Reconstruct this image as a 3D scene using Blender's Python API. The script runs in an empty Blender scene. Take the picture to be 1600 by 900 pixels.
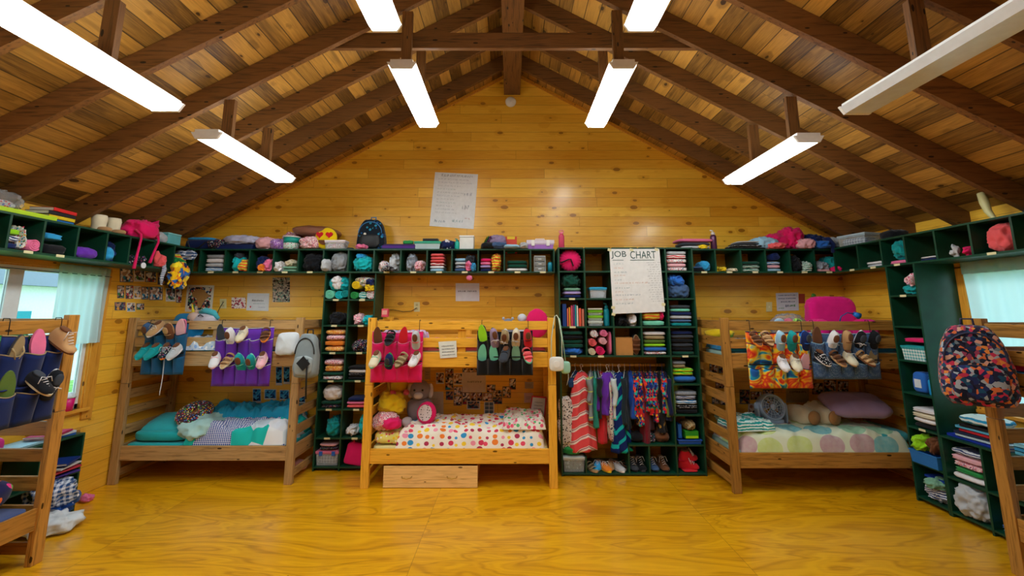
import bpy, math, random
from mathutils import Vector, Matrix, noise as mnoise
PI = math.pi
sc = bpy.context.scene
col = sc.collection

# ---------------------------------------------------------------- camera
F, CX, CY, TH, EYE = 690.0, 797.0, 372.0, math.atan(113/690.0), 1.82
cd = bpy.data.cameras.new('camera'); cam = bpy.data.objects.new('camera', cd); col.objects.link(cam)
cd.sensor_width = 36.0; cd.lens = F/1600*36
cd.shift_x = 3/1600.0; cd.shift_y = -78/1600.0
cd.clip_start = 0.05
cam.location = (0, 0, EYE); cam.rotation_euler = (PI/2+TH, 0, 0)
sc.camera = cam
CT, ST = math.cos(TH), math.sin(TH)
def at(px, py, Y=None, X=None, Z=None):
    u = (px-CX)/F; v = (CY-py)/F
    r = (u, CT-v*ST, ST+v*CT)
    k = Y/r[1] if Y is not None else X/r[0] if X is not None else (Z-EYE)/r[2]
    return Vector((r[0]*k, r[1]*k, EYE+r[2]*k))

# ---------------------------------------------------------------- light of the place
w = bpy.data.worlds.new('world'); sc.world = w; w.use_nodes = True
bg = w.node_tree.nodes['Background']
bg.inputs[0].default_value = (0.62, 0.86, 1.0, 1); bg.inputs[1].default_value = 3.0
LAMP = 22.0          # strength of the fluorescent diffusers
sc.view_settings.view_transform = 'Standard'; sc.view_settings.look = 'None'
sc.view_settings.exposure = 0.12; sc.view_settings.gamma = 1.0
sc.view_settings.use_curve_mapping = False

# ---------------------------------------------------------------- helpers: materials
def C(h):
    if not isinstance(h, str): return tuple(h)+(1,) if len(h) == 3 else tuple(h)
    h = h.lstrip('#'); o = []
    for i in (0, 2, 4):
        v = int(h[i:i+2], 16)/255; o.append(v/12.92 if v < .04045 else ((v+.055)/1.055)**2.4)
    return tuple(o)+(1,)
class NT:
    def __init__(s, name, rough=.6, spec=.5, **kw):
        s.m = bpy.data.materials.new(name); s.m.use_nodes = True; s.t = s.m.node_tree
        s.b = s.t.nodes['Principled BSDF']; s.b.inputs['Roughness'].default_value = rough
        s.b.inputs['Specular IOR Level'].default_value = spec
        for k, v in kw.items(): s.b.inputs[k].default_value = v
    def n(s, typ, ins=None, **props):
        nd = s.t.nodes.new(typ)
        for k, v in props.items(): setattr(nd, k, v)
        for k, v in (ins or {}).items(): s.set(nd.inputs[k], v)
        return nd
    def set(s, sock, v):
        if isinstance(v, bpy.types.NodeSocket): s.t.links.new(v, sock)
        elif v is not None: sock.default_value = v
    def m_(s, op, a, b=None, c=None):
        nd = s.t.nodes.new('ShaderNodeMath'); nd.operation = op
        s.set(nd.inputs[0], a); s.set(nd.inputs[1], b); s.set(nd.inputs[2], c); return nd.outputs[0]
    def mix(s, f, a, b, blend='MIX'):
        nd = s.t.nodes.new('ShaderNodeMix'); nd.data_type = 'RGBA'; nd.blend_type = blend
        s.set(nd.inputs[0], f); s.set(nd.inputs[6], a); s.set(nd.inputs[7], b); return nd.outputs[2]
    def pos(s, obj=True):
        tc = s.t.nodes.new('ShaderNodeTexCoord')
        sp = s.n('ShaderNodeSeparateXYZ', {0: tc.outputs['Object']}); return tc.outputs['Object'], sp.outputs
    def vec(s, x, y, z=0.0): return s.n('ShaderNodeCombineXYZ', {0: x, 1: y, 2: z}).outputs[0]
    def noise(s, v, scale=5, detail=2, rough=.5, dist=0):
        return s.n('ShaderNodeTexNoise', {'Vector': v, 'Scale': scale, 'Detail': detail, 'Roughness': rough, 'Distortion': dist}).outputs
    def ramp(s, f, stops, interp='LINEAR'):
        r = s.t.nodes.new('ShaderNodeValToRGB'); r.color_ramp.interpolation = interp
        e = r.color_ramp.elements
        while len(e) < len(stops): e.new(.5)
        for i, (p, c) in enumerate(stops): e[i].position = p; e[i].color = C(c)
        s.set(r.inputs[0], f); return r.outputs[0]
    def bump(s, h, strength=.3, dist=.01):
        b = s.n('ShaderNodeBump', {'Height': h, 'Strength': strength, 'Distance': dist}); s.t.links.new(b.outputs[0], s.b.inputs['Normal'])
    def col(s, c): s.set(s.b.inputs['Base Color'], c); return s.m

_mc = {}
def plain(h, rough=.6, spec=.4, metal=0.0, name=None):
    k = ('p', h, rough, spec, metal)
    if k not in _mc:
        n = NT(name or 'paint', rough, spec); n.b.inputs['Metallic'].default_value = metal
        p, _ = n.pos(); f = n.noise(p, 18, 2)[0]
        c = C(h); d = tuple(v*.82 for v in c[:3])+(1,)
        _mc[k] = n.col(n.mix(f, d, c))
    return _mc[k]
def cloth(h, h2=None, pat='plain', scale=30.0, rough=.9):
    """woven fabric: plain, stripes, dots, plaid, print, floral"""
    k = ('c', h, str(h2), pat, scale)
    if k in _mc: return _mc[k]
    n = NT('fabric_'+pat, rough, .15); n.b.inputs['Sheen Weight'].default_value = .15
    p, s = n.pos(); c1 = C(h); c2 = C(h2) if isinstance(h2, str) else None
    f = n.noise(p, 14, 3)[0]
    base = n.mix(f, tuple(v*.78 for v in c1[:3])+(1,), c1)
    if pat == 'stripes':
        q = n.m_('FRACT', n.m_('MULTIPLY', n.m_('ADD', s[2], n.m_('MULTIPLY', f, .03)), scale)); base = n.mix(n.m_('GREATER_THAN', q, .5), base, c2)
    elif pat == 'vstripes':
        q = n.m_('FRACT', n.m_('MULTIPLY', n.m_('ADD', s[0], n.m_('MULTIPLY', f, .02)), scale)); base = n.mix(n.m_('GREATER_THAN', q, .5), base, c2)
    elif pat == 'dots':
        v = n.n('ShaderNodeTexVoronoi', {'Vector': p, 'Scale': scale, 'Randomness': .35}); base = n.mix(n.m_('LESS_THAN', v.outputs['Distance'], .3), base, c2)
    elif pat == 'plaid':
        a = n.m_('GREATER_THAN', n.m_('FRACT', n.m_('MULTIPLY', s[0], scale)), .55); b = n.m_('GREATER_THAN', n.m_('FRACT', n.m_('MULTIPLY', s[2], scale)), .55)
        base = n.mix(n.m_('MULTIPLY', n.m_('ADD', a, b), .5), base, c2)
    elif pat in ('print', 'floral', 'tiedye'):
        cols = [C(x) for x in h2]
        if pat == 'tiedye': v = n.noise(p, scale, 2, .5, 1.2)[0]
        else:
            pp = n.n('ShaderNodeTexVoronoi', {'Vector': p, 'Scale': scale, 'Randomness': 1.0})
            v = n.n('ShaderNodeSeparateColor', {0: pp.outputs['Color']}).outputs[0]
        st = []; N = len(cols)
        if pat == 'tiedye':
            for i, c in enumerate(cols): st.append((.28+.44*i/(N-1), c))
            c3 = n.ramp(v, st)
        else:
            for i, c in enumerate(cols): st.append((i/N, c))
            c3 = n.ramp(v, st, 'CONSTANT')
        if pat == 'tiedye': base = c3
        elif pat == 'floral': base = c3
        else: base = n.mix(n.m_('LESS_THAN', pp.outputs['Distance'], .42), base, c3)
    n.bump(n.noise(p, 220, 1)[0], .15, .002)
    _mc[k] = n.col(base); return _mc[k]
def wood(name, c1, c2, axis=0, rough=.45, knots=True, sc_=1.0):
    k = ('w', name, axis)
    if k in _mc: return _mc[k]
    n = NT(name, rough, .4); p, s = n.pos()
    oi = n.n('ShaderNodeObjectInfo').outputs['Random']
    st = [60, 60, 60]; st[axis] = 4
    v = n.vec(n.m_('MULTIPLY_ADD', s[0], st[0]*sc_, n.m_('MULTIPLY', oi, 40)), n.m_('MULTIPLY', s[1], st[1]*sc_), n.m_('MULTIPLY_ADD', s[2], st[2]*sc_, n.m_('MULTIPLY', oi, 17)))
    g = n.noise(v, 1, 3, .55, .6)[0]
    base = n.ramp(g, [(.25, c2), (.5, c1), (.8, tuple(min(1, x*1.15) for x in C(c1)[:3]))])
    base = n.mix(n.m_('MULTIPLY', oi, .35), base, C(c2))
    if knots:
        ks = [14, 14, 14]; ks[axis] = 5
        kv = n.n('ShaderNodeTexVoronoi', {'Vector': n.vec(n.m_('MULTIPLY_ADD', s[0], ks[0], n.m_('MULTIPLY', oi, 9)), n.m_('MULTIPLY', s[1], ks[1]), n.m_('MULTIPLY', s[2], ks[2])), 'Scale': 1.0}).outputs['Distance']
        base = n.mix(n.m_('LESS_THAN', kv, .12), base, tuple(x*.25 for x in C(c2)[:3])+(1,))
    n.bump(g, .1, .003)
    _mc[k] = n.col(base); return _mc[k]
def boards(name, along, across, pitch, c_lo, c_hi, knot, groove, rough=.4, coat=0.0, streak=.0, kn=.1, seg=2.4, slope=1.0, var=.6, gw=.028):
    n = NT(name, rough, .5); n.b.inputs['Coat Weight'].default_value = coat; n.b.inputs['Coat Roughness'].default_value = .17
    p, s = n.pos(); al = s[along]; ac = n.m_('MULTIPLY', s[across], slope)
    if slope < 0: ac = n.m_('MULTIPLY', s[across], -slope)
    a = n.m_('DIVIDE', n.m_('ADD', ac, 20*pitch), pitch); idx = n.m_('FLOOR', a); fr = n.m_('FRACT', a)
    r1 = n.n('ShaderNodeTexWhiteNoise', {'W': idx}, noise_dimensions='1D').outputs['Value']
    sg = n.m_('DIVIDE', n.m_('ADD', n.m_('ADD', al, 30), n.m_('MULTIPLY', r1, 9)), seg); si = n.m_('FLOOR', sg); sf = n.m_('FRACT', sg)
    r2 = n.n('ShaderNodeTexWhiteNoise', {'Vector': n.vec(idx, si, 0)}, noise_dimensions='3D').outputs['Value']
    gv = n.vec(n.m_('MULTIPLY_ADD', al, 1.6, n.m_('MULTIPLY', r2, 50)), n.m_('MULTIPLY', a, 3.0), n.m_('MULTIPLY', r2, 11))
    g1 = n.noise(gv, 1.6, 4, .6, 1.3)[0]
    g2 = n.noise(n.vec(n.m_('MULTIPLY', al, 3), n.m_('MULTIPLY', a, 26), r2), 1.5, 3, .6)[0]
    g = n.m_('ADD', n.m_('MULTIPLY', g1, .6), n.m_('MULTIPLY', g2, .4))
    f = n.m_('ADD', n.m_('MULTIPLY', n.m_('SUBTRACT', r2, .5), var), g)
    base = n.ramp(f, [(.22, c_lo), (.78, c_hi)])
    if streak:
        sk = n.noise(n.vec(n.m_('MULTIPLY', al, 1.2), n.m_('MULTIPLY', a, 1.2), n.m_('MULTIPLY', r2, 20)), 1.3, 3)[0]
        base = n.mix(n.m_('MULTIPLY', n.ramp(sk, [(.55, (0, 0, 0)), (.72, (1, 1, 1))]), streak), base, knot if not isinstance(knot, str) else C(knot))
    # knots, darker ring and core
    kv = n.n('ShaderNodeTexVoronoi', {'Vector': n.vec(n.m_('DIVIDE', al, .2), n.m_('MULTIPLY', a, 1.25), n.m_('MULTIPLY', r2, .0)), 'Scale': 1.0})
    kd = kv.outputs['Distance']; kr = n.n('ShaderNodeSeparateColor', {0: kv.outputs['Color']}).outputs[1]
    size = n.m_('MULTIPLY', n.m_('POWER', kr, 2.6), kn*1.5)
    size = n.m_('ADD', size, n.m_('MULTIPLY', n.m_('SUBTRACT', n.noise(p, 40, 1)[0], .5), .07))
    core = n.m_('SUBTRACT', size, kd)
    base = n.mix(n.ramp(core, [(0, (0, 0, 0)), (.03, (1, 1, 1))]), base, C(knot))
    halo = n.m_('SUBTRACT', n.m_('MULTIPLY', size, 2.2), kd)
    base = n.mix(n.m_('MULTIPLY', n.ramp(halo, [(0, (0, 0, 0)), (.12, (1, 1, 1))]), .45), base, C(c_lo))
    gr = n.m_('MAXIMUM', n.m_('LESS_THAN', fr, gw), n.m_('LESS_THAN', sf, .0012))
    base = n.mix(n.m_('MULTIPLY', gr, .8), base, C(groove))
    hgt = n.m_('SUBTRACT', n.m_('MULTIPLY', g, .05), gr)
    n.bump(hgt, .5, .004)
    return n.col(base)

# ---------------------------------------------------------------- helpers: meshes
class MB:
    def __init__(s): s.v = []; s.f = []; s.mi = []
    def add(s, vs, fs, mi=0, M=None):
        o = len(s.v)
        for p in vs: s.v.append(tuple(M @ Vector(p)) if M else tuple(p))
        for f in fs: s.f.append([i+o for i in f]); s.mi.append(mi)
        return s
    def box(s, x0, y0, z0, x1, y1, z1, mi=0, M=None, taper=1.0):
        cx, cy = (x0+x1)/2, (y0+y1)/2
        vs = [(x, y, z) for z in (z0, z1) for x, y in ((x0, y0), (x1, y0), (x1, y1), (x0, y1))]
        if taper != 1: vs = [(cx+(x-cx)*taper, cy+(y-cy)*taper, z) if z == z1 else (x, y, z) for x, y, z in vs]
        return s.add(vs, [(3, 2, 1, 0), (4, 5, 6, 7), (0, 1, 5, 4), (1, 2, 6, 5), (2, 3, 7, 6), (3, 0, 4, 7)], mi, M)
    def tube(s, pts, r, n=8, mi=0, M=None, closed=False, caps=True):
        pts = [Vector(p) for p in pts]; N = len(pts); vs = []; fs = []
        up = None
        for i, p in enumerate(pts):
            a = pts[(i-1) % N] if closed or i > 0 else p; b = pts[(i+1) % N] if closed or i < N-1 else p
            t = (b-a).normalized() if (b-a).length > 1e-9 else Vector((0, 0, 1))
            if up is None: up = t.orthogonal().normalized()
            up = (up-t*up.dot(t)); up = up.normalized() if up.length > 1e-6 else t.orthogonal().normalized()
            q = t.cross(up); ri = r[i] if isinstance(r, (list, tuple)) else r
            for k in range(n):
                an = 2*PI*k/n; vs.append(p+(up*math.cos(an)+q*math.sin(an))*ri)
        for i in range(N if closed else N-1):
            j = (i+1) % N
            for k in range(n): fs.append((i*n+k, i*n+(k+1) % n, j*n+(k+1) % n, j*n+k))
        if caps and not closed: fs += [tuple(range(n))[::-1], tuple((N-1)*n+k for k in range(n))]
        return s.add(vs, fs, mi, M)
    def lathe(s, prof, n=20, mi=0, M=None):
        vs = []; fs = []; P = len(prof)
        for r, z in prof:
            for k in range(n): vs.append((r*math.cos(2*PI*k/n), r*math.sin(2*PI*k/n), z))
        for i in range(P-1):
            for k in range(n): fs.append((i*n+k, i*n+(k+1) % n, (i+1)*n+(k+1) % n, (i+1)*n+k))
        fs += [tuple(range(n))[::-1], tuple((P-1)*n+k for k in range(n))]
        return s.add(vs, fs, mi, M)
    def prism(s, poly, y0, y1, mi=0, M=None):
        """poly in x,z; extruded along y"""
        n = len(poly); vs = [(x, y0, z) for x, z in poly]+[(x, y1, z) for x, z in poly]
        fs = [tuple(range(n)), tuple(range(2*n-1, n-1, -1))]+[(i, i+n, (i+1) % n+n, (i+1) % n) for i in range(n)]
        return s.add(vs, fs, mi, M)
    def grid(s, fn, nu, nv, mi=0, M=None, wrap=False):
        vs = [fn(i/nu, j/nv) for j in range(nv+1) for i in range(nu+1)]
        fs = [(j*(nu+1)+i, j*(nu+1)+i+1, (j+1)*(nu+1)+i+1, (j+1)*(nu+1)+i) for j in range(nv) for i in range(nu)]
        return s.add(vs, fs, mi, M)
    def sup(s, w, d, h, ex=.5, ez=.5, noise=0.0, nf=8.0, seed=0, flat=True, layers=0, nu=28, nv=14, mi=0, M=None, c=(0, 0, 0), sag=0):
        """rounded slab / cushion / heap, resting on z=0"""
        def sp(t, e): return math.copysign(abs(t)**e, t)
        vs = []; fs = []; off = Vector((seed*3.71, seed*1.93, seed*7.3))
        for j in range(nv+1):
            v = -PI/2+PI*j/nv; cv, sv = sp(math.cos(v), ez), sp(math.sin(v), ez)
            for i in range(nu):
                u = 2*PI*i/nu; x, y, z = w/2*cv*sp(math.cos(u), ex), d/2*cv*sp(math.sin(u), ex), h/2*sv+h/2
                if noise:
                    q = Vector((x, y, z))*nf+off; t = .6*mnoise.noise(q*.6)+1.0*(.5-2*abs(mnoise.noise(q*1.2)))+.5*(.5-2*abs(mnoise.noise(q*2.6)))
                    k = noise*t; r = Vector((x, y, (z-h/2)*1.3)); L = max(r.length, .02)
                    x += r.x/L*k; y += r.y/L*k; z += r.z/L*k*.8
                if layers:
                    g = 1-.10*(1-abs(math.sin(PI*layers*min(max(z/h, 0), 1)))**.5); x *= 1-(1-g)*.4; y *= g
                if sag: z += sag*math.sin(PI*(x/w+.5))
                if flat and z < 0: z = 0
                vs.append((x+c[0], y+c[1], z+c[2]))
        for j in range(nv):
            for i in range(nu): fs.append((j*nu+i, j*nu+(i+1) % nu, (j+1)*nu+(i+1) % nu, (j+1)*nu+i))
        return s.add(vs, fs, mi, M)
    def roll(s, R, L, turns=3, mi=0, M=None, c=(0, 0, 0)):
        n = 16; N = int(turns*n); vs = []; fs = []; r0 = R*.14; pitch = (R-r0)/turns
        for i in range(N+1):
            a = 2*PI*i/n; ro = r0+(R-r0)*i/N; ri = ro-pitch*.62 if i else ro*.5
            for r, y in ((ro, -L/2), (ro, L/2), (ri, L/2), (ri, -L/2)):
                vs.append((c[0]+r*math.cos(a), c[1]+y, c[2]+R+r*math.sin(a)))
        for i in range(N):
            for k in range(4): fs.append((i*4+k, i*4+(k+1) % 4, i*4+4+(k+1) % 4, i*4+4+k))
        return s.add(vs, fs, mi, M)
    def build(s, name, mats, parent=None, bevel=0.0, smooth=False, loc=None, rot=None, solid=0.0, subs=0):
        me = bpy.data.meshes.new(name); me.from_pydata(s.v, [], s.f)
        mats = mats if isinstance(mats, (list, tuple)) else [mats]
        for m in mats: me.materials.append(m)
        for p, k in zip(me.polygons, s.mi): p.material_index = k; p.use_smooth = smooth
        me.validate(); me.update()
        o = bpy.data.objects.new(name, me); col.objects.link(o)
        if parent: o.parent = parent
        if loc is not None: o.location = loc
        if rot is not None: o.rotation_euler = rot
        if solid: md = o.modifiers.new('s', 'SOLIDIFY'); md.thickness = solid; md.offset = 0
        if bevel: md = o.modifiers.new('b', 'BEVEL'); md.width = bevel; md.segments = 2; md.limit_method = 'ANGLE'
        if subs: md = o.modifiers.new('u', 'SUBSURF'); md.levels = md.render_levels = subs
        return o
def tag(o, label, cat, group=None, kind=None):
    o['label'] = label; o['category'] = cat
    if group: o['group'] = group
    if kind: o['kind'] = kind
    return o
def thing(name, label, cat, loc=(0, 0, 0), rz=0.0, group=None):
    o = bpy.data.objects.new(name, None); o.empty_display_size = .05; col.objects.link(o)
    o.location = loc; o.rotation_euler = (0, 0, rz); return tag(o, label, cat, group)
def struct(o): o['kind'] = 'structure'; return o
def T(x=0, y=0, z=0, rx=0, ry=0, rz=0, s=1.0):
    from mathutils import Euler
    return Matrix.Translation((x, y, z)) @ Euler((rx, ry, rz)).to_matrix().to_4x4() @ Matrix.Diagonal((s, s, s, 1))
ORD = ['first', 'second', 'third', 'fourth', 'fifth', 'sixth', 'seventh', 'eighth', 'ninth', 'tenth', 'eleventh', 'twelfth', 'thirteenth', 'fourteenth', 'fifteenth', 'sixteenth', 'seventeenth', 'eighteenth', 'nineteenth', 'twentieth']
rnd = random.Random(7)
# ---------------------------------------------------------------- room shell
XL, XR, YB, YF = -4.28, 4.36, 5.8, -3.0
RX, RZ, SL = 0.03, 5.17, 0.56         # ridge line and roof slope
def roofz(x): return RZ-SL*abs(x-RX)
pine_x = boards('pine_boards', 0, 2, .133, '#de9a1e', '#fdca44', '#5e2c0a', '#8a560e', rough=.36, coat=.32, kn=.19, var=.38)
pine_y = boards('pine_boards_side', 1, 2, .133, '#de9a1e', '#fdca44', '#5e2c0a', '#8a560e', rough=.36, coat=.32, kn=.19, var=.38)
ceil_m = boards('roof_boards', 1, 0, .125, '#5e3e14', '#cf9a44', '#2b1608', '#160b03', rough=.5, streak=.55, kn=.16, seg=3.0, var=.55, gw=.06)
def floor_mat():
    n = NT('plywood_floor', .3, .5); n.b.inputs['Coat Weight'].default_value = .45; n.b.inputs['Coat Roughness'].default_value = .22
    p, s = n.pos()
    ix = n.m_('FLOOR', n.m_('DIVIDE', n.m_('ADD', s[0], 12.92), 2.44)); iy = n.m_('FLOOR', n.m_('DIVIDE', n.m_('ADD', s[1], 10.3), 1.22))
    r = n.n('ShaderNodeTexWhiteNoise', {'Vector': n.vec(ix, iy)}, noise_dimensions='3D').outputs['Value']
    v = n.vec(n.m_('MULTIPLY_ADD', s[0], .36, n.m_('MULTIPLY', r, 20)), n.m_('MULTIPLY', s[1], 1.6), r)
    w_ = n.noise(v, 1.5, 3, .5, .6)[0]
    band = n.m_('SINE', n.m_('MULTIPLY', w_, 62.0))
    fine = n.noise(n.vec(n.m_('MULTIPLY', s[0], 3), n.m_('MULTIPLY', s[1], 70), 0), 1, 2)[0]
    band2 = n.m_('SINE', n.m_('MULTIPLY', w_, 190.0)); band = n.m_('ADD', n.m_('MULTIPLY', band, .7), n.m_('MULTIPLY', band2, .45))
    f = n.m_('ADD', n.m_('MULTIPLY', band, .2), n.m_('MULTIPLY', fine, .5)); f = n.m_('ADD', f, n.m_('MULTIPLY', r, .12))
    base = n.ramp(f, [(.0, '#b07205'), (.28, '#dc9c0a'), (.55, '#edb014')])
    big = n.noise(p, 1.1, 2)[0]; base = n.mix(n.m_('MULTIPLY', big, .3), base, C('#d09408'))
    fx = n.m_('FRACT', n.m_('DIVIDE', n.m_('ADD', s[0], 12.92), 2.44)); fy = n.m_('FRACT', n.m_('DIVIDE', n.m_('ADD', s[1], 10.3), 1.22))
    seam = n.m_('MAXIMUM', n.m_('LESS_THAN', fx, .0018), n.m_('LESS_THAN', fy, .0032))
    base = n.mix(n.m_('MULTIPLY', seam, .5), base, C('#5a3203'))
    sv = n.n('ShaderNodeTexVoronoi', {'Vector': p, 'Scale': 2.2}).outputs['Distance']
    base = n.mix(n.m_('MULTIPLY', n.m_('LESS_THAN', sv, .018), .6), base, C('#3f2405'))
    n.bump(n.noise(p, 3, 2)[0], .08, .02)
    return n.col(base)
struct(MB().box(XL-.1, YF-.1, -.1, XR+.1, YB+.1, 0).build('floor', floor_mat()))
# gable walls
def gable(name, y0, y1, m):
    poly = [(XL, 0), (XR, 0), (XR, roofz(XR)), (RX, RZ), (XL, roofz(XL))]
    return struct(MB().prism(poly, y0, y1).build(name, m))
gable('wall_back', YB, YB+.1, pine_x); gable('wall_front', YF-.1, YF, pine_x)
WL = (2.55, 4.62, .86, 2.22); WR = (2.3, 4.24, .92, 2.22)       # window openings y0,y1,z0,z1
def side_wall(name, x0, x1, zt, W):
    b = MB(); y0, y1, z0, z1 = W
    b.box(x0, YF, 0, x1, y0, zt); b.box(x0, y1, 0, x1, YB, zt); b.box(x0, y0, 0, x1, y1, z0); b.box(x0, y0, z1, x1, y1, zt)
    return struct(b.build(name, pine_y))
side_wall('wall_left', XL-.1, XL, roofz(XL), WL); side_wall('wall_right', XR, XR+.1, roofz(XR), WR)
b = MB(); t = .06
b.prism([(XL-.25, roofz(XL-.25)), (RX, RZ), (RX, RZ+t), (XL-.25, roofz(XL-.25)+t)], YF-.1, YB+.1)
b.prism([(RX, RZ), (XR+.25, roofz(XR+.25)), (XR+.25, roofz(XR+.25)+t), (RX, RZ+t)], YF-.1, YB+.1)
struct(b.build('ceiling', ceil_m))
trim_w = wood('trim_pine', '#e0a23a', '#b87018', 1, .35); trim_z = wood('trim_pine', '#e0a23a', '#b87018', 2, .35)
rough_w = {a: wood('rafter_wood', '#7c5226', '#452a10', a, .6) for a in (0, 1, 2)}
# raked trim strips where the gable wall meets the roof
b = MB()
for sg in (-1, 1):
    xs = [RX+sg*.12, (XL if sg < 0 else XR)]
    pl = [(xs[0], roofz(xs[0])-.05), (xs[1], roofz(xs[1])-.05), (xs[1], roofz(xs[1])-.005), (xs[0], roofz(xs[0])-.005)]
    b.prism(pl, YB-.02, YB-.001)
struct(b.build('trim_1', trim_w))

# rafters: one timber each
RY = [5.30, 4.69, 4.12, 3.53, 2.93, 2.35, 1.75, 1.15, .55, -.05, -.65, -1.25, -1.85, -2.45]
side = {-1: 'left', 1: 'right'}
def rlab(i, n=14): return 'nearest the gable wall' if i == 0 else '%s from the gable wall' % ORD[i]
for i, y in enumerate(RY):
    for sg in (-1, 1):
        xe = (XL+.0 if sg < 0 else XR-.0); dz = .2; hw = .024
        xs = RX+sg*.11
        zc = 2.58; xb = RX+sg*(RZ-dz-zc)/SL      # the heel is cut level where it meets the shelf
        pl = [(xs, roofz(xs)-.005), (xe, roofz(xe)-.005), (xe, zc), (xb, zc), (xs, roofz(xs)-dz)]
        o = MB().prism(pl, y-hw, y+hw).build('rafter', rough_w[0])
        tag(o, 'dark stained roof rafter on the %s slope, %s' % (side[sg], rlab(i)), 'rafter', 'rafters of the %s slope' % side[sg])
o = MB().box(RX-.115, YF+.01, roofz(RX+.12)-.30, RX+.11, YB-.01, roofz(RX+.12)-.01).build('ridge_beam', rough_w[1])
tag(o, 'broad brown ridge beam running along the top of the roof', 'beam')
for y, lab in ((3.60, 'long horizontal collar tie crossing under the ridge beam'), (.62, 'horizontal collar tie above and behind the viewer')):
    zc = at(800, 65, Y=y)[2] if y > 3 else 3.9
    o = MB().prism([(-1.86, zc-.075), (1.86, zc-.075), (1.6, zc+.075), (-1.6, zc+.075)], y-.0, y+.045).build('collar_tie', rough_w[0], bevel=.004)
    for v in o.data.vertices: v.co.y -= .02
    tag(o, lab, 'beam')

# fluorescent fixtures
white_metal = plain('#f4f6f6', .4); acr = NT('lit_diffuser', .4)
acr.b.inputs['Emission Color'].default_value = (.95, 1.0, .965, 1); acr.b.inputs['Emission Strength'].default_value = LAMP
acr = acr.col((.9, .9, .9, 1)); acr_off = plain('#e6f2ff', .2, .6)
def fixture(x, y0, z, lab, on=True, L=1.22, wd=.235):
    t = thing('fluorescent_light', lab, 'ceiling light', (x, y0, z), 0, 'wraparound ceiling lights')
    w2 = wd/2
    MB().box(-w2*.8, 0, .045, w2*.8, L, .075).build('housing', white_metal, t, bevel=.004)
    MB().prism([(-w2, .045), (-w2*.72, 0), (w2*.72, 0), (w2, .045)], .02, L-.02).build('diffuser', acr if on else acr_off, t)
    for yy in (0, L-.02): MB().prism([(-w2-.004, .05), (-w2*.74, -.004), (w2*.74, -.004), (w2+.004, .05)], yy, yy+.02).build('end_cap', white_metal, t)
    # the boards it hangs from
    for ry in RY:
        if y0-.02 < ry < y0+L+.02:
            h = roofz(x)-.2-z-.075
            if h > .02: MB().box(-.045, ry-y0-.02, .075, .045, ry-y0+.02, .072+h-.03).build('mounting_board', rough_w[2], t)
    return t
fixture(-.90, 3.37, 3.80, 'lit ceiling light left of the ridge, over the gable end')
fixture(.94, 3.37, 3.80, 'lit ceiling light right of the ridge, over the gable end')
fixture(-.90, 1.68, 3.80, 'lit ceiling light left of the ridge, cut by the photo top')
fixture(.94, 1.68, 3.80, 'lit ceiling light right of the ridge, cut by the photo top')
fixture(-2.38, 3.28, 3.15, 'lit ceiling light low on the left slope, further one')
fixture(2.39, 3.35, 3.15, 'lit ceiling light low on the right slope, further one')
fixture(-2.33, 1.60, 3.15, 'large lit ceiling light low on the left slope, nearer one')
fixture(2.38, 1.64, 3.15, 'unlit grey ceiling light low on the right slope', on=False)
fixture(-1.2, -1.3, 3.7, 'added unseen ceiling light behind the viewer on the left, brightening the floor')  # unseen fixture, added to help light the floor
fixture(1.2, -1.3, 3.7, 'added unseen ceiling light behind the viewer on the right, brightening the floor')  # its twin, also added out of view for more light on the floor
# smoke detector on gable
p = at(798, 160, Y=YB)
o = MB().lathe([(.0, 0), (.072, 0), (.075, .02), (.06, .038), (.02, .045), (.0, .045)], 24, M=T(0, 0, 0, PI/2)).build('smoke_detector', plain('#fbfaf2', .4), loc=p, smooth=True)
tag(o, 'round white smoke detector high on the gable wall', 'smoke detector')

# windows
glass = NT('window_glass', .02); glass.b.inputs['Transmission Weight'].default_value = 1.0; glass.b.inputs['IOR'].default_value = 1.05
glass = glass.col((.95, 1, 1, 1))
vinyl = plain('#dfe6ea', .4)
def window(n, X, W, sg):
    y0, y1, z0, z1 = W; t = thing('window_%d' % n, '', '', (X, 0, 0)); del t['label']; del t['category']; t['kind'] = 'structure'
    b = MB(); d0, d1 = (-.07, -.03) if sg < 0 else (.03, .07)
    f = .05
    for a in ((y0, z0, y1, z0+f), (y0, z1-f, y1, z1), (y0, z0, y0+f, z1), (y1-f, z0, y1, z1)): b.box(d0, a[0], a[1], d1, a[2], a[3])
    b.build('window_frame', vinyl, t, bevel=.004)
    ym = 3.86 if sg < 0 else (y0+y1)/2
    fr = MB(); fr.box(d0, ym-.06, z0+f, d1, ym+.06, z1-f); fr.build('mullion', vinyl, t, bevel=.004)
    MB().box((d0+d1)/2-.003, y0+f, z0+f, (d0+d1)/2+.003, ym-.06, z1-f).build('pane', glass, t)
    MB().box((d0+d1)/2-.003, ym+.06, z0+f, (d0+d1)/2+.003, y1-f, z1-f).build('pane', glass, t)
    # casing boards and sill on the room side
    e = .016; a, c = (0, e) if sg < 0 else (-e, 0); cw = .115
    MB().box(a, y1, z0-cw, c, y1+cw, z1+.02).build('casing', trim_z, t, bevel=.003)
    MB().box(a, y0-cw, z0-cw, c, y0, z1+.02).build('casing', trim_z, t, bevel=.003)
    MB().box(a, y0-cw, z1, c, y1+cw, z1+.065).build('casing', trim_w, t, bevel=.003)
    MB().box(-.05 if sg < 0 else -.05, y0-.05, z0-.03, .05, y1+.05, z0).build('window_sill', trim_w, t, bevel=.003)
    jd0, jd1 = (-.1, 0) if sg < 0 else (0, .1)
    MB().box(jd0, y1-.012, z0, jd1, y1, z1).box(jd0, y0, z0, jd1, y0+.012, z1).box(jd0, y0, z1-.012, jd1, y1, z1).build('jamb', trim_z, t)
    return t
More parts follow.
